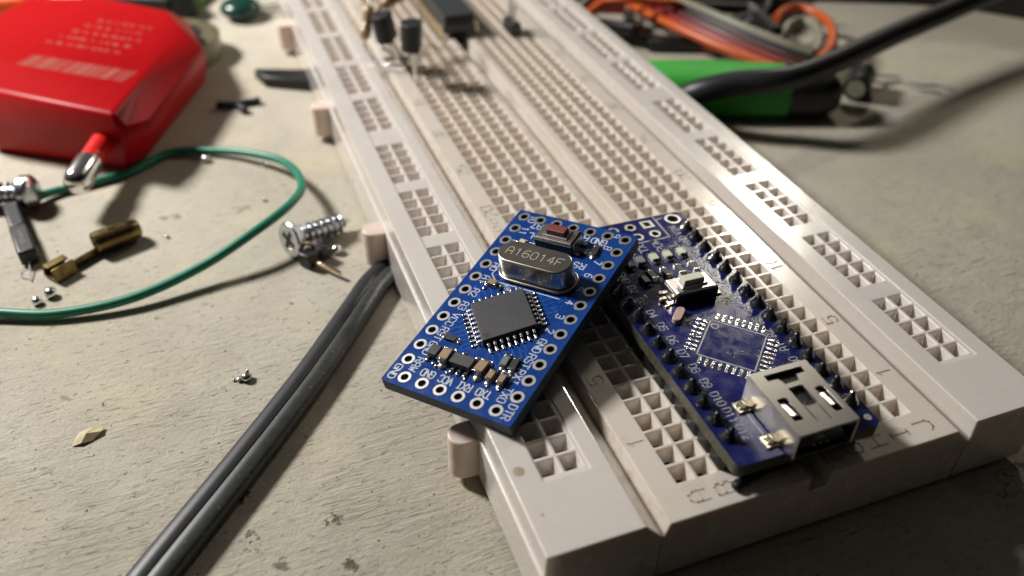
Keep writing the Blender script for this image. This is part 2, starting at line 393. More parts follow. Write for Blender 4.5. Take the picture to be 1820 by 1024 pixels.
# monoline lettering (4 x 6 grid)
F = {
'A': [[(0,0),(0,4),(1,6),(3,6),(4,4),(4,0)],[(0,2.5),(4,2.5)]], 'B': [[(0,0),(0,6),(3,6),(4,5),(4,4),(3,3.2),(0,3.2)],[(3,3.2),(4,2.2),(4,1),(3,0),(0,0)]],
'C': [[(4,5),(3,6),(1,6),(0,5),(0,1),(1,0),(3,0),(4,1)]], 'D': [[(0,0),(0,6),(2.6,6),(4,4.6),(4,1.4),(2.6,0),(0,0)]],
'E': [[(4,6),(0,6),(0,0),(4,0)],[(0,3),(3,3)]], 'F': [[(4,6),(0,6),(0,0)],[(0,3),(3,3)]],
'G': [[(4,5),(3,6),(1,6),(0,5),(0,1),(1,0),(3,0),(4,1),(4,2.8),(2.3,2.8)]], 'H': [[(0,0),(0,6)],[(4,0),(4,6)],[(0,3),(4,3)]],
'I': [[(2,0),(2,6)],[(1,0),(3,0)],[(1,6),(3,6)]], 'J': [[(4,6),(4,1.2),(3,0),(1,0),(0,1.2)]], 'L': [[(0,6),(0,0),(4,0)]],
'N': [[(0,0),(0,6),(4,0),(4,6)]], 'O': [[(1,0),(3,0),(4,1),(4,5),(3,6),(1,6),(0,5),(0,1),(1,0)]], 'P': [[(0,0),(0,6),(3,6),(4,5),(4,3.6),(3,2.7),(0,2.7)]],
'R': [[(0,0),(0,6),(3,6),(4,5),(4,3.8),(3,3),(0,3)],[(2,3),(4,0)]], 'S': [[(4,5.2),(3,6),(1,6),(0,5),(0,4),(1,3.2),(3,2.8),(4,2),(4,1),(3,0),(1,0),(0,.8)]],
'T': [[(0,6),(4,6)],[(2,6),(2,0)]], 'U': [[(0,6),(0,1),(1,0),(3,0),(4,1),(4,6)]], 'V': [[(0,6),(2,0),(4,6)]], 'W': [[(0,6),(.8,0),(2,4),(3.2,0),(4,6)]],
'X': [[(0,0),(4,6)],[(0,6),(4,0)]], '0': [[(1,0),(3,0),(4,1),(4,5),(3,6),(1,6),(0,5),(0,1),(1,0)]], '1': [[(.8,4.8),(2.2,6),(2.2,0)]],
'2': [[(0,5),(1,6),(3,6),(4,5),(4,3.9),(0,0),(4,0)]], '3': [[(0,5.4),(1,6),(3,6),(4,5),(4,4),(3,3.1),(1.4,3.1)],[(3,3.1),(4,2.2),(4,1),(3,0),(1,0),(0,.8)]],
'4': [[(3,0),(3,6),(0,2),(4,2)]], '5': [[(4,6),(0,6),(0,3.4),(3,3.6),(4,2.6),(4,1),(3,0),(1,0),(0,.8)]],
'6': [[(3.6,6),(1.6,6),(0,4),(0,1),(1,0),(3,0),(4,1),(4,2.4),(3,3.3),(0,3)]], '7': [[(0,6),(4,6),(1.5,0)]],
'8': [[(1,3.1),(0,4),(0,5),(1,6),(3,6),(4,5),(4,4),(3,3.1),(1,3.1),(0,2.2),(0,1),(1,0),(3,0),(4,1),(4,2.2),(3,3.1)]],
'9': [[(.4,0),(2.4,0),(4,2),(4,5),(3,6),(1,6),(0,5),(0,3.8),(1,3),(4,3.2)]], '.': [[(1.8,0),(2.2,0)]], '-': [[(.6,3),(3.4,3)]]}
def text(mb, s_, c, h, rot, z0, z1, wd=None, gap=1.7, mi=0, squash=1.0, M=None):
    """lettering centred at c, cap height h, rotated by rot"""
    u = h/6; wd = wd or h*.14; adv = (4+gap)*u*squash; W = adv*len(s_)-gap*u*squash
    R = Matrix.Translation((c[0], c[1], 0)) @ Matrix.Rotation(rot, 4, 'Z')
    if M is not None: R = M @ R
    for i, ch in enumerate(s_):
        for st in F.get(ch, []):
            mb.line([((x*u*squash)+i*adv-W/2, y*u-h/2, 0) for x, y in st], wd, z0, z1, R, mi)

def plate(name, outline, holes, z0, z1, mats, parent, bevel=0, smooth=30, edge_mat=False):
    """flat plate with real holes (triangulated), sides get the second material"""
    bm = bmesh.new()
    loops = [outline]+holes; edges = []
    for lp in loops:
        vs = [bm.verts.new((x*S, y*S, z1*S)) for x, y in lp]
        for i in range(len(vs)): edges.append(bm.edges.new((vs[i], vs[(i+1) % len(vs)])))
    bmesh.ops.triangle_fill(bm, edges=edges, use_beauty=True, use_dissolve=False)
    for f in bm.faces:
        if f.normal.z < 0: f.normal_flip()
    top = list(bm.faces)
    r = bmesh.ops.extrude_face_region(bm, geom=top)
    nv = [e for e in r['geom'] if isinstance(e, bmesh.types.BMVert)]
    bmesh.ops.translate(bm, verts=nv, vec=(0, 0, (z0-z1)*S))
    bmesh.ops.recalc_face_normals(bm, faces=bm.faces)
    bm.normal_update()
    if edge_mat:
        for f in bm.faces: f.material_index = 0 if abs(f.normal.z) > .5 else 1
    me = bpy.data.meshes.new(name); bm.to_mesh(me); bm.free()
    for m in ([mats] if isinstance(mats, str) else mats): me.materials.append(MATS[m])
    o = bpy.data.objects.new(name, me); sc.collection.objects.link(o); o.parent = parent
    return o
def circ(x, y, r, n=18): return [(x+r*math.cos(2*math.pi*k/n), y+r*math.sin(2*math.pi*k/n)) for k in range(n)]
def rrect(x0, y0, x1, y1, r, n=5):
    o = []
    for cx, cy, a0 in ((x1-r, y1-r, 0), (x0+r, y1-r, 90), (x0+r, y0+r, 180), (x1-r, y0+r, 270)):
        for k in range(n+1):
            a = math.radians(a0+90*k/n); o.append((cx+r*math.cos(a), cy+r*math.sin(a)))
    return o
T0 = 9.7     # height of the breadboard's main top above the table
P_ = 2.54

# ------------------------------------------------------------------ table
# made-up near edge just below the picture, cutting light bounced onto the breadboard end
bm = MB(); bm.prism([(-900, 310), (-95, 8), (10, -30), (60, -40), (260, -80), (900, -80), (900, 800), (-900, 800)], -22, 0)
tag(bm.build('table_top', 'painted_wood', smooth=0), None, kind='structure')

# ------------------------------------------------------------------ breadboard
bb = thing('breadboard', 'long dirty off-white solderless breadboard full of square contact holes', 'breadboard')
Y0, Y1 = -5.3, 165.5
H1, H2 = 1.05, .54
def cell(mb, cx, cy, z, hx=1.27, hy=1.27, mi=0):
    o = [(cx-hx, cy-hy, z), (cx+hx, cy-hy, z), (cx+hx, cy+hy, z), (cx-hx, cy+hy, z)]
    q = lambda a, zz: [(cx-a, cy-a, zz), (cx+a, cy-a, zz), (cx+a, cy+a, zz), (cx-a, cy+a, zz)]
    vs = o+q(H1, z)+q(H2, z-1.9); fs = []
    for k in range(4):
        k2 = (k+1) % 4
        fs += [(k, k2, 4+k2, 4+k), (4+k, 4+k2, 8+k2, 8+k)]
    mb.add(vs, fs)
    vs = q(H2, z-1.9)+q(H2, z-6); mb.add(vs, [(0, 1, 5, 4), (1, 2, 6, 5), (2, 3, 7, 6), (3, 0, 4, 7), (4, 5, 6, 7)], None, 1)
def strip(mb, x0, x1, y0, y1, z0, z1=None):
    z1 = z0 if z1 is None else z1
    mb.add([(x0, y0, z0), (x1, y0, z1), (x1, y1, z1), (x0, y1, z0)], [(0, 1, 2, 3)])
ya, yb = -1.27, 63*P_+1.27
NR = 64
p = MB()
for bank, x0 in ((0, -5.5*P_), (1, 1.5*P_)):
    for r in range(NR):
        for c in range(5): cell(p, x0+c*P_, r*P_, T0)
    strip(p, x0-1.27, x0+4*P_+1.27, Y0, ya, T0); strip(p, x0-1.27, x0+4*P_+1.27, yb, Y1, T0)
for a, b in ((-18.1, -15.24), (-2.54, -1.35), (1.3, 2.54), (15.24, 18.2)): strip(p, a, b, Y0, Y1, T0)
strip(p, -1.35, -1.2, Y0, Y1, T0, T0-2.3); strip(p, -1.2, 1.1, Y0, Y1, T0-2.3); strip(p, 1.1, 1.3, Y0, Y1, T0-2.3, T0)
strip(p, -18.6, -18.1, Y0, Y1, T0-2.0, T0); strip(p, 18.2, 20.3, Y0, Y1, T0, T0-2.4)
prof = [(-18.6, 1.0), (20.3, 1.0), (20.3, T0-2.4), (18.2, T0), (15.24, T0), (2.54, T0), (1.3, T0), (1.1, T0-2.3), (-1.2, T0-2.3), (-1.35, T0), (-2.54, T0), (-15.24, T0), (-18.1, T0), (-18.6, T0-2.0)]
n = len(prof)
p.add([(x, Y0, z) for x, z in prof], [tuple(range(n))]); p.add([(x, Y1, z) for x, z in prof], [tuple(range(n-1, -1, -1))])
p.add([(-18.6, Y0, 1.0), (20.3, Y0, 1), (20.3, Y1, 1), (-18.6, Y1, 1), (-18.6, Y0, T0-2), (20.3, Y0, T0-2.4), (20.3, Y1, T0-2.4), (-18.6, Y1, T0-2)], [(0, 3, 2, 1), (0, 4, 7, 3), (1, 2, 6, 5)])
panel = p.build('terminal_panel', ['panel_plastic', 'hole_dark'], bb, smooth=0, bevel=.11, seg=2, merge=True)
ZR = T0+.9
def rail(xa, xb, xh, y0, left):
    """power rail from xa to xb, first hole column at xh, first hole row at y0"""
    m = MB(); zr = ZR; zp = ZR-.16
    rows = [k+6*g+(1 if g > 4 else 0) for g in range(10) for k in range(5)]
    px0, px1 = xh-1.27, xh+P_+1.27+.35
    py0, py1 = y0-1.27-.35, y0+59*P_+P_+1.27
    strip(m, xa, px0, Y0, Y1, zr); strip(m, px1, xb, Y0, Y1, zr); strip(m, px0, px1, Y0, py0, zr); strip(m, px0, px1, py1, Y1, zr)
    # the shallow moulded pocket round the hole groups
    for (a, b, c, d) in ((px0, px0, py0, py1), (px1, px1, py0, py1)):
        m.add([(a, c, zp), (a, d, zp), (a, d, zr), (a, c, zr)], [(0, 1, 2, 3)])
    m.add([(px0, py0, zp), (px1, py0, zp), (px1, py0, zr), (px0, py0, zr)], [(0, 1, 2, 3)])
    m.add([(px0, py1, zp), (px1, py1, zp), (px1, py1, zr), (px0, py1, zr)], [(0, 1, 2, 3)])
    for r in rows:
        for c in range(2): cell(m, xh+c*P_, y0+r*P_, zp)
    hx0, hx1 = xh-1.27, xh+P_+1.27
    strip(m, hx1, px1, py0, py1, zp)
    prev = py0
    for g in range(10):
        s0 = 6*g+(1 if g > 4 else 0); a = y0+s0*P_-1.27; b = y0+(s0+4)*P_+1.27
        strip(m, hx0, hx1, prev, a, zp); prev = b
    strip(m, hx0, hx1, prev, py1, zp)
    if left: prof = [(xa, zr), (xb, zr), (xb+2.2, zr-2.7), (xb+2.2, 1), (xa-.35, 1), (xa-.35, zr-3.4), (xa-.05, zr-3.2)]
    else: prof = [(xa, zr), (xb, zr), (xb+.1, 1), (xa+.3, 1), (xa+.3, zr-3.2)]
    k = len(prof)
    m.add([(x, Y0, z) for x, z in prof], [tuple(range(k-1, -1, -1))]); m.add([(x, Y1, z) for x, z in prof], [tuple(range(k))])
    for i in range(1, k):
        (x0_, z0_), (x1_, z1_) = prof[i], prof[(i+1) % k]
        m.add([(x0_, Y0, z0_), (x1_, Y0, z1_), (x1_, Y1, z1_), (x0_, Y1, z0_)], [(0, 1, 2, 3)])
    return m
railL = rail(-31.4, -20.9, -27.05, 4.81, True).build('power_rail', ['rail_plastic', 'hole_dark'], bb, smooth=0, bevel=.13, merge=True)
railR = rail(20.4, 31.1, 24.49, 5.05, False).build('power_rail', ['rail_plastic', 'hole_dark'], bb, smooth=0, bevel=.13, merge=True)
for o in (panel, railL, railR):
    b = bmesh.new(); b.from_mesh(o.data); bmesh.ops.recalc_face_normals(b, faces=b.faces); b.to_mesh(o.data); b.free()
m = MB(); m.box((0, 80, .5), (58, 166, 1.0)); m.build('foam_backing', 'foam', bb)
for yk in (15.2, 58.5, 102, 145):
    m = MB(); poly = [(-31.6, yk-1.8), (-31.6, yk+1.8)]+[(-33.1+1.75*math.cos(a), yk+1.75*math.sin(a)) for a in [math.radians(d) for d in range(90, 271, 15)]]
    m.prism(poly, 1.2, T0-2.6, inset=.03); m.build('clip_knob', 'knob_plastic', railL, smooth=35, bevel=.2)
# embossed numbers and letters
def emb(t, c, h, rot, z0, z1, wd, gap=1.7, mt='emboss'):
    q = MB(); text(q, t, c, h, rot, z0, z1, wd, gap); q.build('embossed_mark', mt, panel, smooth=0)
for k in [1]+list(range(5, 63, 5)):
    y = (k+1)*P_
    emb(str(k), (-16.55, y+.3), 1.75, math.pi/2, T0, T0+.06, .17, 1.6)
    emb(str(k), (16.55, y+.3), 1.75, math.pi/2, T0, T0+.06, .17, 1.6, 'emboss_dirty' if k < 11 else 'emboss')
for ch, x in zip('ABCDE', (-13.8, -10.7, -7.6, -4.7, -1.9+.0)): 
    if ch != 'E': emb(ch, (x, -3.2), 2.0, math.pi/2, T0, T0+.055, .19)
emb('E', (-3.0, -3.2), 1.5, math.pi/2, T0, T0+.055, .19)
for ch, x in zip('FGHIJ', (2.6, 5.4, 8.4, 11.6, 14.9)): emb(ch, (x, -3.3), 2.1, math.pi/2, T0, T0+.055, .19, 1.7, 'emboss_dirty')
m = MB(); m.cyl((-30.2, 5.2, ZR), (-30.2, 5.2, ZR+.02), .62, n=20); m.cyl((-29.9, -.6, ZR), (-29.9, -.6, ZR+.02), .18, n=10)
m.build('burn_mark', 'emboss_dirty', railL)
# melted marks: small rings on the bare lanes
m = MB()
for x, y in ((-16.6, 50.9), (17.0, 44.6), (-16.9, 48.9)): m.ring((x, y), .55, .72, T0, T0+.04)
m.build('melt_ring', 'emboss', panel)

# ------------------------------------------------------------------ circuit boards: shared small parts
def smd(parent, name, c, d, z, rz, body, end='solder', endlen=.22, label=None):
    """two-terminal chip part: body with metal ends as its sub-part"""
    m = MB(); m.box((0, 0, z+d[2]/2), (d[0], d[1]-2*endlen, d[2])); o = m.build(name, body, parent, smooth=0, bevel=.05)
    o.location = Vector((c[0], c[1], 0))*S; o.rotation_euler = (0, 0, rz)
    e = MB()
    for s_ in (-1, 1):
        e.box((0, s_*(d[1]/2-endlen/2), z+d[2]/2), (d[0]+.02, endlen, d[2]+.02))
        e.ball((0, s_*(d[1]/2+.12), z+.05), d[0]*.55, 10, .55)
    e.build('end_cap', end, o, smooth=50, bevel=.03)
    if label: o['label'] = label
    return o
def tact(parent, c, z, rz, act_mat, w_=6.0, d_=3.5):
    b = MB(); b.box((0, 0, z+.75), (w_-.1, d_, 1.5)); body = b.build('reset_button', 'black_plastic', parent, smooth=0, bevel=.08)
    body.location = Vector((c[0], c[1], 0))*S; body.rotation_euler = (0, 0, rz)
    p_ = MB(); p_.prism([(-w_/2+.1, -d_/2+.2), (w_/2-.1, -d_/2+.2), (w_/2-.1, d_/2-.2), (-w_/2+.1, d_/2-.2)], z+1.5, z+1.78, inset=.06)
    p_.prism([(-1.9, -.95), (1.9, -.95), (1.9, .95), (-1.9, .95)], z+1.75, z+2.0, inset=.08)
    for sx in (-1, 1):
        p_.box((sx*(w_/2+.02), 0, z+.85), (.14, d_-.8, 1.35))
        for sy in (-1, 1): p_.box((sx*(w_/2+.35), sy*(d_/2-.65), z+.14), (.8, .6, .2))
    p_.build('metal_cover', 'steel', body, smooth=0, bevel=.06)
    a = MB(); a.prism([(-1.45, -.65), (1.45, -.65), (1.45, .65), (-1.45, .65)], z+1.9, z+2.75, inset=.04); a.build('plunger', act_mat, body, smooth=0, bevel=.12)
    return body
def qpad(cx, cy, rot, npin, pitch, r0, r1, wd):
    """pad rectangles around a quad package: yields centre, size, angle"""
    for s_ in range(4):
        a = rot+s_*math.pi/2
        for k in range(npin):
            t = (k-(npin-1)/2)*pitch; r = (r0+r1)/2
            yield (cx+r*math.cos(a)-t*math.sin(a), cy+r*math.sin(a)+t*math.cos(a)), a, r1-r0

# ------------------------------------------------------------------ small blue board on top
mini = thing('circuit_board', 'bright blue microcontroller board with silver crystal can and red button, leaning on its neighbour', 'circuit board')
Mm = Matrix([[0.609373, 0.765161, -0.20783], [-0.783519, 0.621288, -0.009957], [0.121503, 0.168906, 0.978114]]).to_4x4(); mini.matrix_world = Matrix.Translation(Vector([-21.451, 27.441, 14.431])*S) @ Mm @ Matrix.Scale(0.9863, 4)
ml = [(-7.62, 13.97-P_*i) for i in range(12)]+[(7.62, 13.97-P_*i) for i in range(12)]+[(-5.08+P_*i, 13.97) for i in range(5)]+[(-6.35+P_*i, -16.5) for i in range(6)]
plate('board_base', rrect(-8.95, -17.85, 8.95, 15.2, .25, 2), [circ(x, y, .5, 16) for x, y in ml], -1.6, 0, ['mini_mask', 'mini_edge'], mini, edge_mat=True)
m = MB()
for x, y in ml:
    m = MB(); m.ring((x, y), .50, .82, -.01, .045, 24); hp_ = m.build('hole_pad', 'tin', mini, smooth=40)
    m = MB(); m.ring((x, y), .44, .49, -1.58, .03, 16); m.build('hole_plating', 'hole_inner', hp_, smooth=40)
# silkscreen
k = MB(); z0, z1 = 0.0, .02
R90 = -math.pi/2
for i, t in enumerate(['10', '11', '12', '13', 'A0', 'A1', 'A2', 'A3', 'VCC', 'RST', 'GND', 'RAW']):
    text(k, t, (-6.15, 13.97-P_*i-(0.1 if i < 11 else .35)), 1.0, R90, z0, z1, .125, 1.3, squash=.88)
for i, t in enumerate(['9.', '8.', '7', '6', '5', '4', '3', '2', 'GND', 'RST', 'RXI', 'TXO']):
    text(k, t, (6.15, 13.97-P_*i-(.0 if i < 11 else .3)), 1.0, R90, z0, z1, .125, 1.3, squash=.88)
for t, x in (('GND', -4.0), ('VCC', -1.44), ('RXI', 1.15), ('TXO', 3.75)): text(k, t, (x, -15.0), 1.0, math.pi, z0, z1, .16, .8, squash=.8)
text(k, 'DTR', (7.85, -16.15), 1.0, R90, z0, z1, .125, 1.3, squash=.88); text(k, 'GND', (-8.0, -16.15), .95, R90, z0, z1, .16, .9)
text(k, 'A7', (-4.9, 12.75), 1.0, math.pi, z0, z1, .15, 1.1); text(k, 'GND', (4.5, 12.6), 1.0, math.pi, z0, z1, .16, 1.0, squash=.9); text(k, 'A', (2.6, 12.6), 1.0, math.pi, z0, z1, .16)
text(k, 'L', (-4.8, 10.8), 1.0, math.pi, z0, z1, .16); text(k, 'RST', (3.7, 7.6), 1.0, math.pi, z0, z1, .16)
k.line([(-5.2, 6.9, 0), (-5.8, 5.6, 0), (-5.8, 2.4, 0), (-4.6, 1.35, 0), (4.6, 1.35, 0)], .14, z0, z1)
k.build('silkscreen', 'silk', mini, smooth=0)
# copper traces under the mask
tr = MB()
for (cx, cy), a, L in qpad(0.05, -4.15, math.pi/4, 8, .8, 5.2, 5.3, .2):
    d = Vector((math.cos(a), math.sin(a), 0)); p0 = Vector((cx, cy, 0))-d*.4
    ln = random.uniform(.7, 2.4); p1 = p0+d*ln; b_ = random.choice([-1, 0, 1])*math.pi/4; d2 = Vector((math.cos(a+b_), math.sin(a+b_), 0)); p2 = p1+d2*random.uniform(.5, 2.2)
    if abs(p2.x) < 7 and -14 < p2.y < 9: tr.line([p0, p1, p2], .17, 0, .012)
for x, y in ml[:24]:
    s_ = -1 if x > 0 else 1; y2 = y+random.choice([-1.2, .9, 0, 1.4]); tr.line([(x+s_*.9, y, 0), (x+s_*1.6, y, 0), (x+s_*2.6, y2*.97, 0), (x+s_*3.4, y2*.97, 0)], .17, 0, .011)
tr.build('copper_trace', 'mini_trace', mini, smooth=0)
v_ = MB()
for _ in range(26):
    x, y = random.uniform(-5.5, 5.5), random.uniform(-14, 9); v_.ring((x, y), .12, .24, 0, .018, 10)
v_.build('via_ring', 'mini_trace', mini)['kind'] = 'stuff'
# main chip
q = math.pi/4; Rc = Matrix.Translation((0.05, -4.15, 0)) @ Matrix.Rotation(q, 4, 'Z')
m = MB(); m.prism([(-3.45, -3.45), (3.45, -3.45), (3.45, 3.45), (-3.45, 3.45)], .12, .62, Rc); m.prism([(-3.45, -3.45), (3.45, -3.45), (3.45, 3.45), (-3.45, 3.45)], .62, 1.1, Rc, inset=.03)
chip = m.build('processor_chip', 'chip_black', mini, smooth=0, bevel=.06)
m = MB(); m.cyl((-.02, -7.95, 1.1), (-.02, -7.95, 1.112), .42, n=22); m.build('pin_one_dot', 'black_matte', chip)
for s_ in range(4):
    for i in range(8):
        leg = MB(); pd = MB()
        Rl = Rc @ Matrix.Rotation(s_*math.pi/2, 4, 'Z') @ Matrix.Translation((0, (i-3.5)*.8, 0))
        leg.box((3.62, 0, .58), (.42, .34, .14), M=Rl); leg.box((3.95, 0, .36), (.15, .34, .5), M=Rl, ry=.35); leg.box((4.3, 0, .14), (.6, .34, .13), M=Rl)
        pd.ball((4.62, 0, .06), .27, 8, .75, M=Rl)
        pd.build('solder_joint', 'solder', leg.build('chip_leg', 'tin', chip, smooth=0, bevel=.05), smooth=60)
# crystal can
def stadium(cx, cy, L, W, n=10):
    r = W/2; h = L/2-r
    return [(cx+h+r*math.cos(a), cy+r*math.sin(a)) for a in [math.radians(-90+180*i/n) for i in range(n+1)]]+[(cx-h+r*math.cos(a), cy+r*math.sin(a)) for a in [math.radians(90+180*i/n) for i in range(n+1)]]
m = MB(); c0 = (0.25, 4.0)
m.prism(stadium(*c0, 11.2, 4.7), .15, .55); m.prism(stadium(*c0, 10.3, 3.9), .5, 3.5)
m.build('crystal_can', 'crystal_can', mini, smooth=35, bevel=.32, seg=3)
m = MB(); text(m, 'A16014F', (c0[0]+.0, c0[1]+.05), 1.25, 0, 3.5, 3.51, .085, 1.6); m.build('can_print', 'crystal_print', bpy.data.objects['crystal_can'], smooth=0)
tact(mini, (-.2, 10.5), 0, 0, 'button_red', 5.6, 3.3)
smd(mini, 'chip_resistor', (5.0, 10.6), (.85, 1.7, .45), 0, .12, 'resistor_black')
smd(mini, 'chip_resistor', (3.5, 10.0), (.8, 1.5, .4), 0, math.pi/2, 'resistor_black')
smd(mini, 'chip_resistor', (-4.5, -9.3), (.8, 1.6, .42), 0, math.pi/2, 'resistor_black')
smd(mini, 'status_light', (-5.0, 9.1), (.7, 1.3, .4), 0, math.pi/2, 'led_clear')
smd(mini, 'ceramic_capacitor', (-4.45, .55), (.85, 1.6, .8), 0, math.pi/2-.05, 'cap_tan')
smd(mini, 'status_light', (3.75, -10.1), (.85, 1.7, .5), 0, .1, 'led_dark')
smd(mini, 'chip_resistor', (5.0, -10.1), (.85, 1.7, .45), 0, .1, 'resistor_black')
smd(mini, 'ceramic_capacitor', (-3.1, -12.2), (1.2, 2.0, 1.1), 0, .05, 'cap_tan')
smd(mini, 'ceramic_capacitor', (1.95, -12.2), (1.2, 2.0, 1.1), 0, -.05, 'cap_tan')
smd(mini, 'ceramic_capacitor', (3.45, -12.7), (.8, 1.5, .75), 0, 0, 'cap_tan')
smd(mini, 'ceramic_capacitor', (4.95, -12.7), (.8, 1.5, .75), 0, 0, 'cap_tan')
m = MB(); m.box((-4.75, -12.15, .55), (1.3, 1.5, 1.0)); m.build('small_transistor', 'chip_black', mini, smooth=0, bevel=.08)
m = MB(); m.box((-.6, -12.3, .6), (2.9, 1.6, 1.0)); reg = m.build('voltage_regulator', 'chip_black', mini, smooth=0, bevel=.1)
for x in (-1.55, -.6, .35):
    for s_ in (-1, 1):
        if s_ > 0 and x == -.6: continue
        m = MB(); m.box((x, -12.3+s_*1.1, .16), (.42, .7, .14)); m.ball((x, -12.3+s_*1.45, .08), .34, 10, .7)
        m.build('regulator_leg', 'solder', reg, smooth=50)
m = MB()
for x, y, r in ((-5.3, -13.2, .42), (-3.7, -13.6, .4), (-4.3, -13.4, .3), (-1.9, -14.0, .3), (.6, -14.05, .25), (1.9, -13.6, .45), (-5.9, -9.3, .3), (-3.2, -9.5, .3), (3.6, -13.9, .28), (5.1, -13.9, .28), (-5.3, -.3, .3), (-6.2, .5, .22), (4.3, -11.3, .28), (5.3, -11.5, .25)):
    m = MB(); m.ball((x, y, .03), r, 10, .6); m.build('solder_blob', 'solder', mini, smooth=60)

# ------------------------------------------------------------------ purple-blue board plugged into the breadboard
ZN = T0+3.6
nano = thing('circuit_board', 'dark purple-blue board with mini USB socket plugged into the breadboard by two pin rows', 'circuit board', (-1.27, 17.78, ZN))
np_ = [(s_*7.62, (i-7)*P_) for s_ in (-1, 1) for i in range(15)]
icsp = [(-2.4, 20.3), (.2, 20.3), (2.8, 20.3), (-2.4, 17.9), (.2, 17.9), (2.8, 17.9)]
plate('board_base', rrect(-8.9, -21.6, 8.9, 21.9, .9, 4), [circ(x, y, .5, 14) for x, y in icsp]+[circ(6.9, 20.4, .8, 18), circ(-6.9, 20.4, .8, 18), circ(8.0, -20.3, .35, 12)], -1.6, 0, ['nano_mask', 'nano_edge'], nano, edge_mat=True)
for i, (x, y) in enumerate(icsp):
    m = MB()
    if i == 2:
        for a, b, c, d in ((0, .7, 1.7, .3), (0, -.7, 1.7, .3), (.7, 0, .3, 1.1), (-.7, 0, .3, 1.1)): m.box((x+a, y+b, .02), (c, d, .05))
        m.ring((x, y), .49, .6, -.01, .04)
    else: m.ring((x, y), .49, .8, -.01, .045)
    m.build('hole_pad', 'tin', nano)
m = MB(); m.ring((6.9, 20.4), .8, 1.15, -.01, .03, 24); m.build('hole_pad', 'tin', nano)
m = MB(); m.ring((8.0, -20.3), .1, .42, -.3, .04, 14); m.build('hole_pad', 'tin', nano)
# header strips and solder cones
for s_ in (-1, 1):
    m = MB()
    for i in range(15):
        x, y = s_*7.62, (i-7)*P_
        m.prism([(x-1.22, y-.85), (x-.8, y-1.25), (x+.8, y-1.25), (x+1.22, y-.85), (x+1.22, y+.85), (x+.8, y+1.25), (x-.8, y+1.25), (x-1.22, y+.85)], -3.55, -1.62)
    m.build('pin_header', 'black_plastic', nano, smooth=0, bevel=.1)
for idx, (x, y) in enumerate(np_):
    c = MB(); j = random.uniform(-.12, .12); hh = random.uniform(1.25, 1.75); a = random.uniform(0, 6.3); tx, ty = .15*math.cos(a), .15*math.sin(a)
    prof = [(0, 1.02), (.12, .95), (.3, .74), (.55, .47), (.8, .34), (1, .14)]
    c.lathe((x, y, -.02), (x+tx, y+ty, hh), [(t, r*(1+j)) for t, r in prof], 14)
    c.build('solder_joint', 'solder' if idx in (15, 29) else 'solder_dark', nano, smooth=60)
for x, y in np_: m = MB(); m.box((x, y, -5.5), (.6, .6, 8)); m.build('header_pin', 'gold_pin', nano, smooth=0)
k = MB()
lab = ['D12', 'D11', 'D10', 'D9', 'D8', 'D7', 'D6', 'D5', 'D4', 'D3', 'D2', 'GND', 'RST', 'RX0', 'TX1']
for i, t in enumerate(lab): text(k, t, (-5.75, (i-7)*P_+.15), 1.0, R90, 0, .02, .13, 1.2, squash=.85)
lab = ['', '3V3', 'REF', 'A0', 'A1', 'A2', 'A3', 'A4', 'A5', 'A6', 'A7', '5V', 'RST', 'GND', 'VIN']
for i, t in enumerate(lab): text(k, t, (5.85, (i-7)*P_-.1), 1.0, math.pi/2, 0, .02, .13, 1.2, squash=.85)
for t, x in (('L', 3.8), ('POW', 1.85), ('TX', -.5), ('RX', -2.6)): text(k, t, (x, 15.3 if t != 'L' else 14.9), 1.15, math.pi/2, 0, .02, .16, 1.0)
k.line([(4.4, 21.7, 0), (4.4, 16.6, 0), (-4.2, 16.6, 0)], .2, 0, .02); k.line([(5.0, 14.0, 0), (5.0, 8.8, 0)], .18, 0, .02)
text(k, '1', (4.95, 21.0), 1.0, math.pi/2, 0, .02, .15)
cx, cy, hs = .5, -5.45, 3.37; Rn = Matrix.Translation((cx, cy, 0)) @ Matrix.Rotation(math.pi/4, 4, 'Z')
k.line([(-hs, -hs, 0), (hs, -hs, 0), (hs, hs, 0), (-hs, hs, 0), (-hs, -hs, 0)], .17, 0, .022, Rn); k.ring((.35, -1.85), .36, .52, 0, .02, 18)
k.line([(-4.0, -15.6, 0), (-4.0, -18.5, 0)], .25, 0, .02)
for y in (2.2, 2.9, 3.5): k.line([(4.2-(y-2.2), y-.6, 0), (5.6-(y-2.2)*.4, y-1.4, 0)], .08, 0, .018)
k.build('silkscreen', 'silk_worn', nano, smooth=0)
for (x, y), a, L in qpad(cx, cy, math.pi/4, 8, .8, 3.65, 5.0, .4):
    pd = MB(); pd.box((x, y, .025), (L, .40, .05), a); pd.ball((x+.1*math.cos(a), y+.1*math.sin(a), .03), .2, 8, .55)
    pd.build('bare_solder_pad', 'solder', nano, smooth=50, bevel=.02)
tr = MB()
for (x, y), a, L in qpad(cx, cy, math.pi/4, 8, .8, 5.0, 5.2, .2):
    d = Vector((math.cos(a), math.sin(a), 0)); p0 = Vector((x, y, 0)); p1 = p0+d*random.uniform(.6, 1.8); b_ = random.choice([-1, 1])*math.pi/4
    p2 = p1+Vector((math.cos(a+b_), math.sin(a+b_), 0))*random.uniform(.8, 3)
    if abs(p2.x) < 6.6 and p2.y > -13: tr.line([p0, p1, p2], .13, 0, .014)
for i in range(7): tr.line([(-3.9+.45*i, 3.0, 0), (-4.6+.45*i, 1.6, 0), (-4.6+.45*i, -.2+.45*i*.3, 0)], .12, 0, .014)
for i in range(6): tr.line([(-5.0, -8.5-.5*i, 0), (-2.5, -9.4-.5*i, 0), (-.6, -11.2-.4*i, 0)], .12, 0, .014)
for i in range(5): tr.line([(4.3, 2.4-.5*i, 0), (5.3, 1.4-.5*i, 0), (6.4, 1.4-.5*i, 0)], .12, 0, .014)
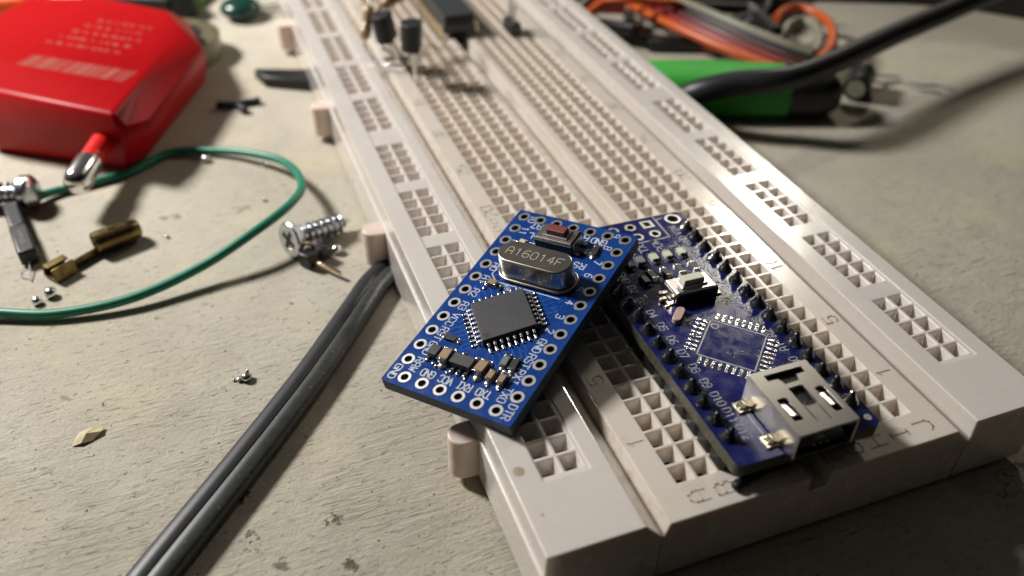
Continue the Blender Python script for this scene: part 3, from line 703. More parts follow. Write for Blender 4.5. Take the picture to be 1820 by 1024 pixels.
tr.build('copper_trace', 'nano_trace', nano, smooth=0)
v_ = MB()
for x, y in ((-.6, -6.6), (.2, -6.9), (.9, -7.0), (-.3, -7.4), (2.9, -7.6), (2.2, -8.0), (4.7, -3.2), (3.0, -10.4), (5.2, 5.6), (4.0, 1.4), (3.4, 1.9), (4.6, 2.2), (-4.9, 6.0), (5.3, 16.2), (-2.2, -.6)):
    v_.ring((x, y), .13, .27, 0, .02, 12)
v_.build('via_ring', 'solder_dark', nano)
for i, x in enumerate((-2.33, -.31, 1.7, 3.77)):
    smd(nano, 'status_light', (x+.1, 12.7), (1.0, 1.7, .55), 0, 0, 'led_dark' if i == 0 else 'led_clear', 'solder_dark')
    smd(nano, 'chip_resistor', (x+.15, 9.4), (.85, 1.7, .4), 0, 0, 'resistor_black', 'solder')
smd(nano, 'ceramic_capacitor', (-3.6, 8.6), (.8, 1.5, .6), 0, .1, 'cap_grey', 'solder_dark'); smd(nano, 'ceramic_capacitor', (-4.0, 12.2), (.8, 1.5, .6), 0, 0, 'cap_grey', 'solder_dark')
tact(nano, (.6, 4.7), 0, .0, 'button_cream', 6.0, 3.5)
m = MB(); m.box((-3.35, 4.4, .3), (.9, .5, .5)); m.box((-3.35, 3.2, .15), (.6, .35, .3)); m.build('button_solder', 'gold', nano, bevel=.08)
m = MB(); Rr = Matrix.Translation((-3.1, .9, 0)) @ Matrix.Rotation(math.radians(45), 4, 'Z')
m.prism([(Rr @ Vector((x, y, 0)))[:2] for x, y in stadium(0, 0, 2.9, 1.2)], .05, .8, inset=.04); m.build('resonator', 'resonator', nano, bevel=.12)
# mini usb socket
ux, uy0, uy1 = .35, -22.7, -13.4
usb = MB(); H = 3.5
for s_ in (-1, 1): usb.box((ux+s_*3.55, (uy0+uy1)/2, H/2+.05), (.25, uy1-uy0, H-.15))
usb.box((ux, uy1-.1, H/2+.1), (6.9, .25, H-.3))
usbo = usb.build('usb_socket', 'steel', nano, smooth=0, bevel=.1)
ulx = lambda u: ux-3.65+u
uly = lambda v: uy1-v
cut = [[(ulx(1.5), uly(.8)), (ulx(6.1), uly(.8)), (ulx(6.1), uly(1.6)), (ulx(5.0), uly(1.6)), (ulx(4.7), uly(2.5)), (ulx(3.0), uly(2.5)), (ulx(2.7), uly(1.6)), (ulx(1.5), uly(1.6))],
       [(ulx(2.9), uly(3.2)), (ulx(4.6), uly(3.2)), (ulx(4.6), uly(8.2)), (ulx(4.45), uly(8.2)), (ulx(4.45), uly(5.6)), (ulx(3.05), uly(5.6)), (ulx(3.05), uly(8.2)), (ulx(2.9), uly(8.2))],
       rrect(ulx(.75), uly(7.4), ulx(1.85), uly(4.2), .25, 3), rrect(ulx(5.55), uly(7.6), ulx(6.6), uly(4.0), .25, 3)]
cv = MB()
pl = plate('socket_top', rrect(ux-3.65, uy0, ux+3.65, uy1, .3, 3), cut, H-.12, H+.13, 'steel', usbo)
b_ = pl.modifiers.new('bevel', 'BEVEL'); b_.width = .06*S; b_.segments = 2; b_.limit_method = 'ANGLE'; b_.angle_limit = 1.0
for u0, u1, v0, v1 in ((1.0, 1.6, 4.3, 6.6), (5.8, 6.35, 4.1, 6.6)):
    sp = MB(); sp.box(((ulx(u0)+ulx(u1))/2, (uly(v0)+uly(v1))/2, H-.25), (u1-u0, v1-v0, .15), rx=-.12); sp.build('spring_tongue', 'steel', usbo, smooth=0, bevel=.05)
sp = MB(); sp.box((ulx(3.75), uly(6.9), H-.02), (1.36, 2.6, .15), rx=.09); sp.box((ulx(3.75), uly(5.75), H+.12), (1.36, .35, .15), rx=.5)
sp.build('spring_tongue', 'steel', usbo, smooth=0, bevel=.05)
ins = MB(); ins.box((ux, (uy0+uy1)/2+1.4, H/2), (6.7, uy1-uy0-3.0, H-.9)); ins.box((ux, uy0+2, .15), (6.7, 3.6, .1)); ins.box((ux, uy0+2.0, 1.3), (5.2, 3.0, .7)); ins.build('socket_core', 'black_matte', usbo)
for y in (-14.6, -19.8):
    m = MB(); m.prism([(-4.8, y-.8), (-3.3, y-.8), (-3.3, y+.8), (-4.8, y+.8)], 0, .25); m.ball((-4.2, y-.2, .2), .42, 10, .6); m.ball((-4.4, y+.4, .2), .25, 10, .6); m.box((-3.75, y, .4), (.7, 1.1, .5), ry=.5)
    m.build('socket_foot', 'pale_solder', usbo, smooth=40, bevel=.1)
    m = MB(); m.prism([(4.9+.2, y-.9), (3.5, y-.9), (3.5, y+.9), (5.1, y+.9)], 0, .45); m.build('socket_foot', 'pale_solder', usbo, smooth=40, bevel=.12)
for x in (-.6, .2, 1.0): m = MB(); m.box((x, uy0+1.0, 1.0), (.3, 1.2, .3)); m.build('socket_contact', 'gold_pin', usbo)
m = MB()
for _ in range(26):
    s_ = random.choice([-1, 1]); i = random.randrange(15); m.ball((s_*7.62-s_*random.uniform(.8, 1.3), (i-7)*P_+random.uniform(-.9, .9), .02), random.uniform(.07, .2), 6, .6)
m.build('flux_residue', 'solder_dark', nano)['kind'] = 'stuff'

# ------------------------------------------------------------------ parts plugged in at the far end
ic = thing('integrated_circuit', 'long dark grey chip straddling the centre channel at far end of breadboard', 'chip', (0, 136.5, T0))
m = MB(); m.prism([(-3.3, -17.6), (3.3, -17.6), (3.3, 17.6), (-3.3, 17.6)], 1.0, 2.8); m.prism([(-3.3, -17.6), (3.3, -17.6), (3.3, 17.6), (-3.3, 17.6)], 2.8, 4.6, inset=.03)
m.build('chip_body', 'ic_grey', ic, smooth=0, bevel=.15)
for s_ in (-1, 1):
    for i in range(14):
        m = MB(); y = (i-6.5)*P_; m.box((s_*3.6, y, 2.7), (.9, 1.3, .25)); m.box((s_*3.95, y, 1.3), (.25, 1.3, 2.8)); m.box((s_*3.95, y, -1), (.25, .5, 2.4)); m.build('pin', 'gold_pin', ic, smooth=0)
hd = thing('pin_header', 'tiny two-pin black header standing upright in right half of breadboard', 'pin header', (11.43, 118.1, T0))
m = MB(); m.box((0, 0, 1.35), (2.4, 5.0, 2.5)); m.build('header_base', 'black_plastic', hd, bevel=.25)
for y in (-1.27, 1.27):
    m = MB(); m.box((0, y, 2.6), (.62, .62, 7.4)); m.box((0, y, 6.5), (.4, .4, .4)); m.build('pin', 'tin', hd, bevel=.1)
def to92(label, base, feet, body_c, rz, tilt):
    t = thing('transistor', label, 'transistor', base, 0, 'transistors standing in the breadboard')
    m = MB(); poly = [(2.3*math.cos(a), 2.3*math.sin(a)) for a in [math.radians(-35+250*i/14) for i in range(15)]]
    Mx = Matrix.Translation(Vector(body_c)) @ Matrix.Rotation(rz, 4, 'Z') @ Matrix.Rotation(tilt, 4, 'X')
    m.prism(poly, 0, 5.2, Mx); m.build('body', 'black_matte', t, smooth=35, bevel=.2)
    for i, f_ in enumerate(feet):
        top = Mx @ Vector(((i-1)*1.27, 0, .1)); q_ = MB(); q_.tube([top, (top+Vector(f_))/2+Vector(((i-1)*.35, 0, .3)), f_], .26, 8, 5); q_.build('leg', 'tin', t)
    return t
to92('black transistor standing nearest, in front of the tilted one', (-14, 101, T0), [(0.0, -.8, -2), (0, 1.7, -2), (0, 4.3, -2)], (-.8, -.4, 6.4), math.radians(65), .02)
to92('tilted black transistor behind the upright one, under the bent resistor', (-14, 108.5, T0), [(0, 0.4, -2), (0, 3.0, -2), (0, 5.5, -2)], (-3.6, .2, 5.4), math.radians(60), -.18)
def resistor(label, p0, p1, pre, post):
    t = thing('resistor', label, 'resistor', (0, 0, 0), 0, 'resistors bent over the breadboard')
    m = MB(); m.lathe(p0, p1, [(0, .5), (.05, 1.0), (.18, 1.25), (.3, 1.2), (.36, 1.0), (.64, 1.0), (.7, 1.2), (.82, 1.25), (.95, 1.0), (1, .5)], 16); b_ = m.build('body', 'band_gold', t, smooth=60)
    m = MB(); a = Vector(p0); d = Vector(p1)-a
    for t0, r in ((.3, 1.23), (.45, 1.03), (.58, 1.03)): m.cyl(a+d*t0, a+d*(t0+.06), r, n=16)
    m.build('colour_band', 'band_brown', b_)
    for pts in (pre, post): m = MB(); m.tube(pts, .28, 8, 6); m.build('lead', 'solder', t)
    return t
ra, rb = (-21.2, 114.5, T0+3.8), (-18.8, 118.2, T0+9.2)
resistor('gold-banded resistor standing steeply at the left edge of the cluster', ra, rb,
         [ra, (-21.2, 112.0, T0+2.2), (-19.6, 108.5, T0+1.0), (-17, 106.4, T0+1.2), (-14.0, 106.7, T0+.2), (-13.97, 106.7, T0-2)],
         [rb, (-17.6, 119.8, T0+10.4), (-15.5, 121.5, T0+8.0), (-13.97, 121.9, T0), (-13.97, 121.9, T0-2)])
ra, rb = (-17.2, 113.5, T0+10.5), (-12.0, 115.5, T0+11.8)
resistor('brown-banded resistor lying across the top above the tilted transistor', ra, rb,
         [ra, (-19.2, 112, T0+9), (-19.4, 110, T0+5), (-16.5, 108.5, T0+2), (-13.97, 109.2, T0), (-13.97, 109.2, T0-2)],
         [rb, (-10.0, 116.3, T0+11.0), (-8.9, 116.8, T0+7), (-8.89, 116.8, T0-2)])

# ------------------------------------------------------------------ red plug
plug = thing('power_adapter', 'glossy red plastic plug-in charger with a faded barcode', 'plug', (-75, 130, 0))
o_ = Vector((75, -130, 0))
top = [(-92, 118.5), (-68, 98.7), (-62.8, 114), (-54.5, 133.5), (-57, 146), (-70, 158.5), (-85, 162.6), (-98, 140)]
mid = [(-92.5, 117), (-67, 98.0), (-63.0, 100.5), (-51.2, 130.5), (-52.5, 147), (-69, 161), (-86, 165.5), (-100, 140)]
bot = [(-91, 115.8), (-68, 100.5), (-65.3, 104), (-52.5, 133), (-55, 146), (-70, 159), (-85, 163), (-98, 139)]
m = MB(); vs = []
for L_, z in ((bot, .3), (mid, 6.5), (mid, 8.6), (top, 12.4)): vs += [Vector((x, y, z))+o_ for x, y in L_]
fs = [tuple(range(7, -1, -1)), tuple(range(24, 32))]+[(j*8+i, j*8+(i+1) % 8, (j+1)*8+(i+1) % 8, (j+1)*8+i) for j in range(3) for i in range(8)]
m.add(vs, fs); pb = m.build('body', 'red_plastic', plug, smooth=50, bevel=1.0, seg=3)
pr0, pr1 = Vector((-70.4, 104, 6.2))+o_, Vector((-75.6, 87.3, 6.2))+o_
d = (pr1-pr0)
m = MB(); m.cyl(pr0, pr0+d*.62, 1.9, n=20); prong = m.build('prong', 'red_sleeve', plug)
m = MB(); m.lathe(pr0+d*.58, pr1, [(0, 2.2), (.8, 2.2), (.92, 1.8), (.98, 1.1), (1, .3)], 24); m.build('metal_tip', 'chrome', prong, smooth=60)
m = MB(); A_ = Vector((-83.2, 127.2, 12.41))+o_; B_ = Vector((-65.2, 113.3, 12.41))+o_; dd = (B_-A_); L_ = dd.length; ang = math.atan2(dd.y, dd.x); x = 0
while x < L_:
    wd = random.choice([.18, .3, .45, .6]); c = A_+dd*((x+wd/2)/L_); m.box((c.x, c.y, 12.42), (wd, 4.6, .03), ang); x += wd+random.choice([.12, .2, .3, .5])
m.build('barcode', 'faded_print', pb, smooth=0)
m = MB()
for row in range(5):
    n_ = Vector((-math.sin(ang), math.cos(ang), 0)); base = Vector((-80.0, 135.5, 12.42))+o_+n_*(row*3.1)+dd.normalized()*(row*.6); x = 0
    while x < 17-row*.8:
        wd = random.uniform(.4, 1.6); c = base+dd.normalized()*(x+wd/2); m.box(c, (wd, random.choice([.5, .9, .9]), .03), ang); x += wd+random.uniform(.5, 1.4)
m.build('faded_print', 'faded_print', pb, smooth=0)

# ------------------------------------------------------------------ left of the breadboard
m = MB(); m.tube([(-90.5, 65.7, 1.2), (-86.1, 63.8, 1.1), (-78.6, 61.1, 1.0), (-68.8, 60.6, 1.5), (-59.1, 63.2, 2.6), (-50.3, 66.9, 4.6), (-43.3, 72.7, 5.2), (-40.6, 79.5, 4.6), (-42.1, 90.1, 3.0), (-47.7, 97.7, 1.8), (-54.3, 102.4, 1.0), (-61.2, 104.2, .8), (-68.1, 99.3, .8), (-75.6, 97.3, .8), (-80.8, 96.0, 1.0), (-84.3, 93.2, 1.5), (-86.0, 92.2, 1.5)], .72, 12, 8)
tag(m.build('green_wire', 'green_wire', smooth=60), 'green insulated wire looping across the table below the red charger', 'wire')
cn = thing('crimp_connector', 'black wire connector at the left frame edge on the end of the green wire', 'connector', (-86.5, 92, 0))
m = MB(); d0 = Vector((3.8, -16.8, 0)).normalized(); a0 = math.atan2(d0.y, d0.x)
m.box(d0*4+Vector((0, 0, 1.5)), (8, 2.4, 2.4), a0); m.box(d0*12+Vector((0, 0, 1.4)), (8.4, 2.7, 2.6), a0); m.build('housing', 'black_plastic', cn, bevel=.4, seg=3)
m = MB(); m.box(d0*12+Vector((0, 0, 2.72)), (4.5, .8, .06), a0); m.build('latch_slot', 'cable_grey', cn, bevel=.1)
m = MB(); m.tube([d0*15+Vector((0, 0, 1.2)), d0*18.5+Vector((-.5, 0, .7)), d0*20.5+Vector((-.9, -.3, .3))], .12, 6, 4); m.tube([d0*16+Vector((0, 0, .8)), d0*17.5+Vector((-1.6, 0, .3)), d0*19+Vector((-2, 0, .2)), d0*20.2+Vector((-1, 0, .2))], .08, 6, 5); m.build('loose_strand', 'fibre', cn)
def screw(name, label, head, tip, hr, sr, length_turns, cross):
    h = Vector(head); t_ = Vector(tip); ax = (t_-h); L = ax.length; z = ax.normalized(); s_ = thing(name, label, 'screw', (0, 0, 0), 0, 'metal screws on the table')
    m = MB()
    if cross: m.lathe(h, h+z*2.3, [(0, hr*.94), (.12, hr), (.25, hr*.97), (1, sr)], 28)
    else: m.lathe(h, h+z*2.2, [(0, .2), (.03, hr*.45), (.12, hr*.78), (.4, hr), (.92, hr), (1, hr*.9)], 28)
    hd_ = m.build('screw_head', 'zinc', s_, smooth=35)
    if cross:
        m = MB(); x = z.orthogonal().normalized(); x = (Vector((0, 0, 1))-z*z.z).normalized(); y = z.cross(x)
        R = Matrix((x, y, z)).transposed().to_4x4(); R.translation = h
        m.box((0, 0, .02), (hr*1.15, hr*.3, .1), math.radians(20), M=R); m.box((0, 0, .02), (hr*.3, hr*1.15, .1), math.radians(20), M=R); m.build('cross_recess', 'black_matte', hd_)
    m = MB(); n = int((L-2)*9); prof = []
    x = z.orthogonal().normalized(); y = z.cross(x); vs = []; fs = []; K = 16; nt_ = 0
    steps = int(L*8); pitch = 1.15
    for i in range(steps+1):
        l = 1.6+(L-1.6)*i/steps; taper = 1 if l < L-2.8 else max(.12, (L-l)/2.8)
        for k in range(K):
            a = 2*math.pi*k/K; ph = (l/pitch-a/(2*math.pi)) % 1.0; r = sr*(.72+.42*max(0, 1-abs(ph-.5)*5))*taper
            vs.append(h+z*l+x*(r*math.cos(a))+y*(r*math.sin(a)))
    for i in range(steps):
        for k in range(K): fs.append((i*K+k, i*K+(k+1) % K, (i+1)*K+(k+1) % K, (i+1)*K+k))
    fs.append(tuple(steps*K+k for k in range(K)))
    m.add(vs, fs); m.build('thread', 'zinc', s_, smooth=50)
    return s_
screw('screw', 'silver cross-head countersunk screw lying beside the green wire', (-45.2, 65.6, 3.05), (-34.6, 70.4, 1.5), 2.9, 1.65, 8, True)
screw('screw', 'silver round-head screw at left frame edge beside the black connector', (-82.3, 93.2, 3.2), (-95, 97.5, 2.2), 2.8, 1.7, 8, False)
# brass crimp terminal
bt = thing('crimp_terminal', 'tarnished brass crimp terminal lying beneath the charger prong', 'terminal', (-72, 76, 0))
ob = Vector((72, -76, 0))
a, b = Vector((-73.6, 76.1, 1.9))+ob, Vector((-66.9, 78.6, 1.9))+ob
m = MB(); m.lathe(a, b, [(0, 1.45), (0, 1.75), (.15, 1.85), (.7, 1.75), (.95, 1.55), (1, 1.2), (1, .95), (.1, 1.3), (0, 1.45)], 24, caps=False); m.box(a+(b-a)*.4+Vector((0, 0, 1.85)), (1.2, .7, .15), math.atan2((b-a).y, (b-a).x)); m.build('barrel', 'brass', bt, smooth=60, bevel=.05)
m = MB(); c, d = Vector((-73.6, 76.0, .6))+ob, Vector((-77.3, 73.2, .6))+ob; an = math.atan2((d-c).y, (d-c).x)
m.box((c+d)/2, ((d-c).length+1, 1.5, .4), an); m.box((c+d)/2+Vector((-.5*math.sin(an), .5*math.cos(an), .5)), ((d-c).length, .3, .9), an); m.build('neck', 'brass', bt, bevel=.12)
m = MB(); e = Vector((-78.6, 72.1, 1.3))+ob
m.box(e+Vector((0, 0, -.9)), (3.6, 2.8, .4), an); m.box(e+Vector((-1.3*math.sin(an), 1.3*math.cos(an), 0)), (3.6, .35, 2.1), an, rx=.25); m.box(e+Vector((1.3*math.sin(an), -1.3*math.cos(an), 0)), (3.6, .35, 2.1), an, rx=-.25); m.box(e+Vector((.5*math.sin(an), -.4*math.cos(an), .95)), (3.4, 1.5, .3), an); m.build('crimp_wings', 'brass', bt, bevel=.12)
# broken off header with pins
hp = thing('header_pins', 'broken black header piece with gold pins touching the cross-head screw', 'pin header', (-42.8, 62.3, 0))
d0 = Vector((-38.9, 57.0, 0))-Vector((-45.7, 66.0, 0)); d0.normalize(); a0 = math.atan2(d0.y, d0.x); nn = Vector((-d0.y, d0.x, 0))
m = MB(); m.box((0, 0, 1.3), (2.4, 2.4, 2.4), a0); m.box(nn*2.2+Vector((0, 0, 1.3))+d0*.3, (2.3, 1.9, 2.4), a0); m.build('header_base', 'black_plastic', hp, bevel=.3)
m = MB(); m.box(d0*-2.6+Vector((0, 0, 1.5)), (3.2, .62, .62), a0); m.box(d0*3.8+Vector((0, 0, 1.15)), (5.4, .62, .62), a0, ry=.06); m.box(nn*1.6+d0*-1+Vector((0, 0, 2.6)), (1.8, .6, .4), a0+.3); m.build('pin', 'gold_pin', hp, bevel=.08)
for i, (x, y, r, lb) in enumerate([(-38.2, 64.1, .85, 'solder ball between the cross-head screw tip and the breadboard'), (-81.6, 65.7, .72, 'smaller solder ball left of its twin below the brass terminal'), (-79.8, 66.9, .9, 'larger solder ball right of its twin below the brass terminal'),
      (-55.1, 100.2, .75, 'solder ball inside the loop near the charger, under the green wire'), (-45.4, 95.2, .55, 'tiny solder ball beside the green wire at top of its loop'), (-46.9, 83.2, .35, 'tiny solder speck inside the green wire loop, nearer the bend'), (-63.1, 77.2, .35, 'tiny solder speck just right of the brass terminal')]):
    m = MB(); m.ball((x, y, r*.8), r, 18, .9); tag(m.build('solder_ball', 'chrome', smooth=60), lb, 'solder ball', 'solder balls scattered on the table')
m = MB(); m.ball((-55.1, 39.8, .5), .75, 14, .75); m.ball((-56.0, 39.9, .3), .45, 10, .6); m.ball((-54.8, 40.4, .9), .25, 8); m.ball((-56.7, 40.1, .2), .25, 8, .5)
tag(m.build('solder_blob', 'solder', smooth=60), 'lone crumpled solder blob on bare wood left of the black cable', 'solder blob')
m = MB(); m.add([(-76.3, 35.0, .05), (-75.2, 34.9, .4), (-74.0, 35.1, .15), (-72.9, 36.0, .5), (-72.6, 36.9, .35), (-73.9, 36.9, .7), (-75.4, 36.6, .55), (-76.0, 35.8, .3), (-74.5, 35.9, .85)], [(0, 1, 8), (1, 2, 8), (2, 3, 8), (3, 4, 8), (4, 5, 8), (5, 6, 8), (6, 7, 8), (7, 0, 8)])
wc = m.build('wood_chip', 'wood_chip', smooth=0); tag(wc, 'small pale yellow wood chip on the bare tabletop at lower left', 'wood chip')
sd = wc.modifiers.new('thick', 'SOLIDIFY'); sd.thickness = .02
# twin cable
cab = [(-75, 3, 1.4), (-68.9, 10.2, 1.4), (-67.3, 12.2, 1.4), (-58.9, 21.7, 1.4), (-51.7, 30.2, 1.4), (-45.9, 37.2, 1.4), (-38.9, 46.6, 1.4), (-34.9, 52.0, 1.35), (-31.6, 55.5, 1.2), (-29.0, 58.2, 1.1)]
P = spline(cab, 8); tw = thing('twin_cable', 'flat black twin-core cable running diagonally from the lower left to the breadboard', 'cable')
sec = []   # cross-section: two flattened lobes with a shallow groove
for k_ in range(28):
    a = 2*math.pi*k_/28; w_ = 2.35*math.cos(a); h_ = 1.28*math.copysign(abs(math.sin(a))**.62, math.sin(a))*(1-.2*math.exp(-(w_/.4)**2)); sec.append((w_, h_))
for nm, mt, keep in (('cable_core', 'cable_black', lambda x: x > -.02), ('cable_core', 'cable_grey', lambda x: x < .02)):
    half = [q_ for q_ in sec if keep(q_[0])]+[(0.0, 1.0), (0.0, -1.0)]; half.sort(key=lambda q_: math.atan2(q_[1], q_[0]-(.9 if mt == 'cable_black' else -.9)))
    m = MB(); n_ = len(half)
    for i, q_ in enumerate(P):
        t_ = (P[min(i+1, len(P)-1)]-P[max(i-1, 0)]).normalized(); nrm = Vector((-t_.y, t_.x, 0)); wob = .03*math.sin(i*.35)
        m.v += [q_+nrm*(x_+.35+wob)+Vector((0, 0, y_*.95+(-.12 if mt == 'cable_grey' else 0))) for x_, y_ in half]
    for i in range(len(P)-1):
        for k_ in range(n_): m.f.append([i*n_+k_, i*n_+(k_+1) % n_, (i+1)*n_+(k_+1) % n_, (i+1)*n_+k_]); m.mi.append(0)
    m.build(nm, mt, tw, smooth=60)

# ------------------------------------------------------------------ behind, upper left
m = MB(); m.prism([(-110, 176), (-86, 172), (-84, 180), (-90, 205), (-112, 205)], 0, 9, inset=.1); tag(m.build('orange_offcut', 'orange_plastic', bevel=1.5, seg=3), 'bright orange plastic part behind the red charger at the corner', 'plastic part')
m = MB(); m.prism([(-76, 178), (-56, 168), (-50, 174), (-54, 192), (-78, 196)], 0, 7, inset=.08); tag(m.build('black_block', 'case_black', bevel=1), 'black plastic block behind the red charger at the top', 'plastic block')
m = MB(); m.prism([(-58, 184), (-50, 180), (-46, 187), (-56, 196)], 0, 4, inset=.1); tag(m.build('lime_offcut', 'lime', bevel=.8), 'small lime green plastic bit at the top edge behind the charger', 'plastic part')
tr_ = thing('tape_roll', 'olive-grey translucent tape roll peeking out behind the red charger', 'tape roll', (-57, 150, 0))
m = MB(); m.lathe((0, 0, 0), (0, 0, 5.5), [(0, 9.6), (.05, 10), (.95, 10), (1, 9.6), (1, 6.2), (.95, 6), (.05, 6), (0, 6.2), (0, 9.6)], 40, caps=False); m.build('tape_layer', 'olive_film', tr_, smooth=40)
m = MB(); m.lathe((0, 0, .1), (0, 0, 5.8), [(0, 6), (1, 6), (1, 5), (0, 5), (0, 6)], 32, caps=False); m.build('core', 'black_matte', tr_, smooth=40)
gb = thing('film_capacitor', 'dark green dipped capacitor lying left of the breadboard at the top', 'capacitor', (-40.5, 170, 0))
m = MB(); m.ball((0, 0, 2.6), 5.0, 20, .5); m.build('body', 'dark_green', gb, smooth=60)
for s_ in (-1, 1): m = MB(); m.tube([(3.5, s_*1.2, 2), (7, s_*1.5+1, 1.5), (12, s_+3, 1)], .35, 8, 5); m.build('lead', 'fibre', gb)
kn = thing('dark_pen_cap', 'dark flat blade-like pen cap poking out from under left breadboard edge', 'pen', (-38, 128, 0))
m = MB(); m.prism([(-4.2, 5.8), (-2.6, 0.2), (6.8, -5.2), (7.8, 1.5)], .1, 2.4, inset=.05); m.build('cap', 'black_plastic', kn, bevel=.4)
m = MB(); m.prism([(6.6, -5.2), (9.3, -8.2), (9.6, -2), (7.6, 1.0)], .1, 2.6); m.build('green_band', 'lime', kn, bevel=.3)
m = MB(); m.tube([(-51, 121.8, .7), (-48, 120.8, .8), (-43.2, 121.0, .7)], .7, 8, 4); m.tube([(-47.0, 120.6, .7), (-46.0, 117.4, .6)], .75, 8, 1); m.ball((-46.2, 117.6, .8), .9, 10); m.ball((-43.2, 121.0, .7), .9, 10)
tag(m.build('screw_terminal', 'solder_dark'), 'small twisted black metal scrap right of the charger', 'metal scrap')

# ------------------------------------------------------------------ right of the breadboard
tool = thing('screwdriver', 'green handled tool with black rounded end under the thick cable', 'tool', (50, 87, 0))
ax = Vector((.93, -.36, 0)).normalized(); an = math.atan2(ax.y, ax.x)
def sect(t, w_, h0, h1, n=16, pw=3.2):
    c = Vector((0, 0, 0))+ax*t; side = Vector((-ax.y, ax.x, 0)); v = []
    for k_ in range(n):
        a = 2*math.pi*k_/n; cx_, sx_ = math.cos(a), math.sin(a)
        ex = 2/pw; X_ = math.copysign(abs(cx_)**ex, cx_)*w_; Z_ = (h0+h1)/2+math.copysign(abs(sx_)**ex, sx_)*(h1-h0)/2
        v.append(c+side*X_+Vector((0, 0, Z_)))
    return v
def loft(secs):
    m = MB(); n = len(secs[0]); vs = [v for s_ in secs for v in s_]; fs = [tuple(range(n-1, -1, -1)), tuple((len(secs)-1)*n+i for i in range(n))]
    for j in range(len(secs)-1):
        for k_ in range(n): fs.append((j*n+k_, j*n+(k_+1) % n, (j+1)*n+(k_+1) % n, (j+1)*n+k_))
    return m.add(vs, fs)
loft([sect(-24, 5.5, .6, 8.6), sect(-22, 6, .2, 9.2), sect(-8, 6.4, .1, 9.6), sect(8.6, 5.6, .1, 9.4)]).build('grip', 'green_grip', tool, smooth=50)
ecap = loft([sect(8.7, 5.6, .1, 9.3), sect(14, 5.5, .2, 9.1), sect(17, 4.9, .6, 8.6), sect(19, 3.8, 1.4, 7.6), sect(20, 2.2, 3, 6)])
ecap = ecap.build('end_cap', 'black_plastic', tool, smooth=50)
m = MB(); side = Vector((-ax.y, ax.x, 0)); m.tube([ax*9.6+side*4+Vector((0, 0, 9.2)), ax*10.2+Vector((0, 0, 9.5)), ax*9.6-side*4+Vector((0, 0, 9.2))], .5, 10, 5); m.build('cap_rim', 'cable_grey', ecap)
m = MB(); m.tube([(34.6, 112, 2.4), (34.4, 98, 2.4), (34.4, 90, 3.2), (34.6, 85, 6.0), (37.0, 81.6, 8.8), (42.5, 78.6, 10.8), (50.2, 75.0, 12.1), (61.4, 77.3, 12.4), (86.8, 86.4, 12.6), (107.4, 92.3, 13.5), (137.2, 101, 15), (175, 113, 16)], 2.35, 18, 8)
tag(m.build('power_cable', 'cable_black', smooth=60), 'thick black round cable arching over the green tool to the upper right', 'cable')
cp = thing('electrolytic_capacitor', 'small black cylindrical capacitor with two thin bent leads on right of table', 'capacitor', (79, 85.5, 0))
m = MB(); a, b = Vector((-3.6, -3.0, 3.0)), Vector((2.6, 2.6, 3.0)); m.lathe(a, b, [(0, 2.4), (.03, 2.8), (.8, 2.8), (.84, 2.5), (.89, 2.8), (.97, 2.8), (1, 2.4)], 24); cpb = m.build('can', 'black_plastic', cp, smooth=50)
m = MB(); d = (b-a).normalized(); m.cyl(a-d*.06, a+d*.02, 1.9, n=20); m.build('metal_end', 'grey_wire', cpb)
for pts in ([(2.6, 3.0, 3.6), (8, 3.6, 1.6), (13.2, 2.9, .8), (14.2, .5, .5), (16.4, -1.5, .4), (19.4, -2.5, .4), (21.3, -5.5, .4)], [(3.4, 1.6, 2.4), (7, 1.4, 1.0), (12.6, 1.6, .5), (14.2, -3.1, .4), (17.4, -6, .4)]):
    m = MB(); m.tube(pts, .25, 8, 6); m.build('lead', 'fibre', cp, smooth=60)
# coloured jumper ribbon and its loops
base = [(57.5, 152, 3.5), (56.5, 136, 5), (56.8, 121.0, 6.5), (60.5, 107.5, 6.5), (66.0, 98, 5.5), (70.5, 93.8, 4.5)]
names = [('orange_jumper_wire', 'orange_wire', 'orange jumper wire on the left edge of the ribbon, curling round its loop'), ('red_jumper_wire', 'red_wire', 'red jumper wire next to the orange one in the ribbon'), ('brown_jumper_wire', 'brown_wire', 'dark brown jumper wire in the middle of the ribbon'),
         ('black_jumper_wire', 'cable_black', 'black jumper wire between the brown and the grey ones'), ('grey_jumper_wire', 'grey_wire', 'grey-green jumper wire on the right edge of the ribbon, curling inside its loop')]
Pb = spline(base, 6)
for i, (nm, mt, lb) in enumerate(names):
    pts = []
    for j, q_ in enumerate(Pb):
        t_ = (Pb[min(j+1, len(Pb)-1)]-Pb[max(j-1, 0)]).normalized(); nr = Vector((-t_.y, t_.x, 0)); fan = 1.95+.3*(1-j/len(Pb)); tw_ = (i-2)*.55
        pts.append(q_+nr*((i-2)*fan)+Vector((0, 0, tw_)))
    pts = pts[::3]+[pts[-1]]
    if i == 0: pts += [Vector(p_) for p_ in ((74, 93.5, 5.5), (79.8, 97.5, 6), (85.6, 105.5, 6.5), (88.0, 113.5, 6.5), (86.2, 118.5, 6.5), (81.4, 117.4, 7), (75.8, 113.5, 7))]
    elif i == 4: pts += [Vector(p_) for p_ in ((75.6, 97.5, 5.2), (80.2, 102.5, 6), (83.6, 109.2, 6), (82.4, 112.6, 6), (77.6, 110.8, 6), (71.8, 105.5, 4.5))]
    else: pts += [Vector((75+i*.6, 88.8+i*1.0, 3.4)), Vector((84+i*.5, 84+i*1.6, 2.0+.3*i))][:1]
    m = MB(); m.tube(pts, 1.05, 12, 4); tag(m.build(nm, mt, smooth=60), lb, 'wire', 'jumper wires of the coloured ribbon')
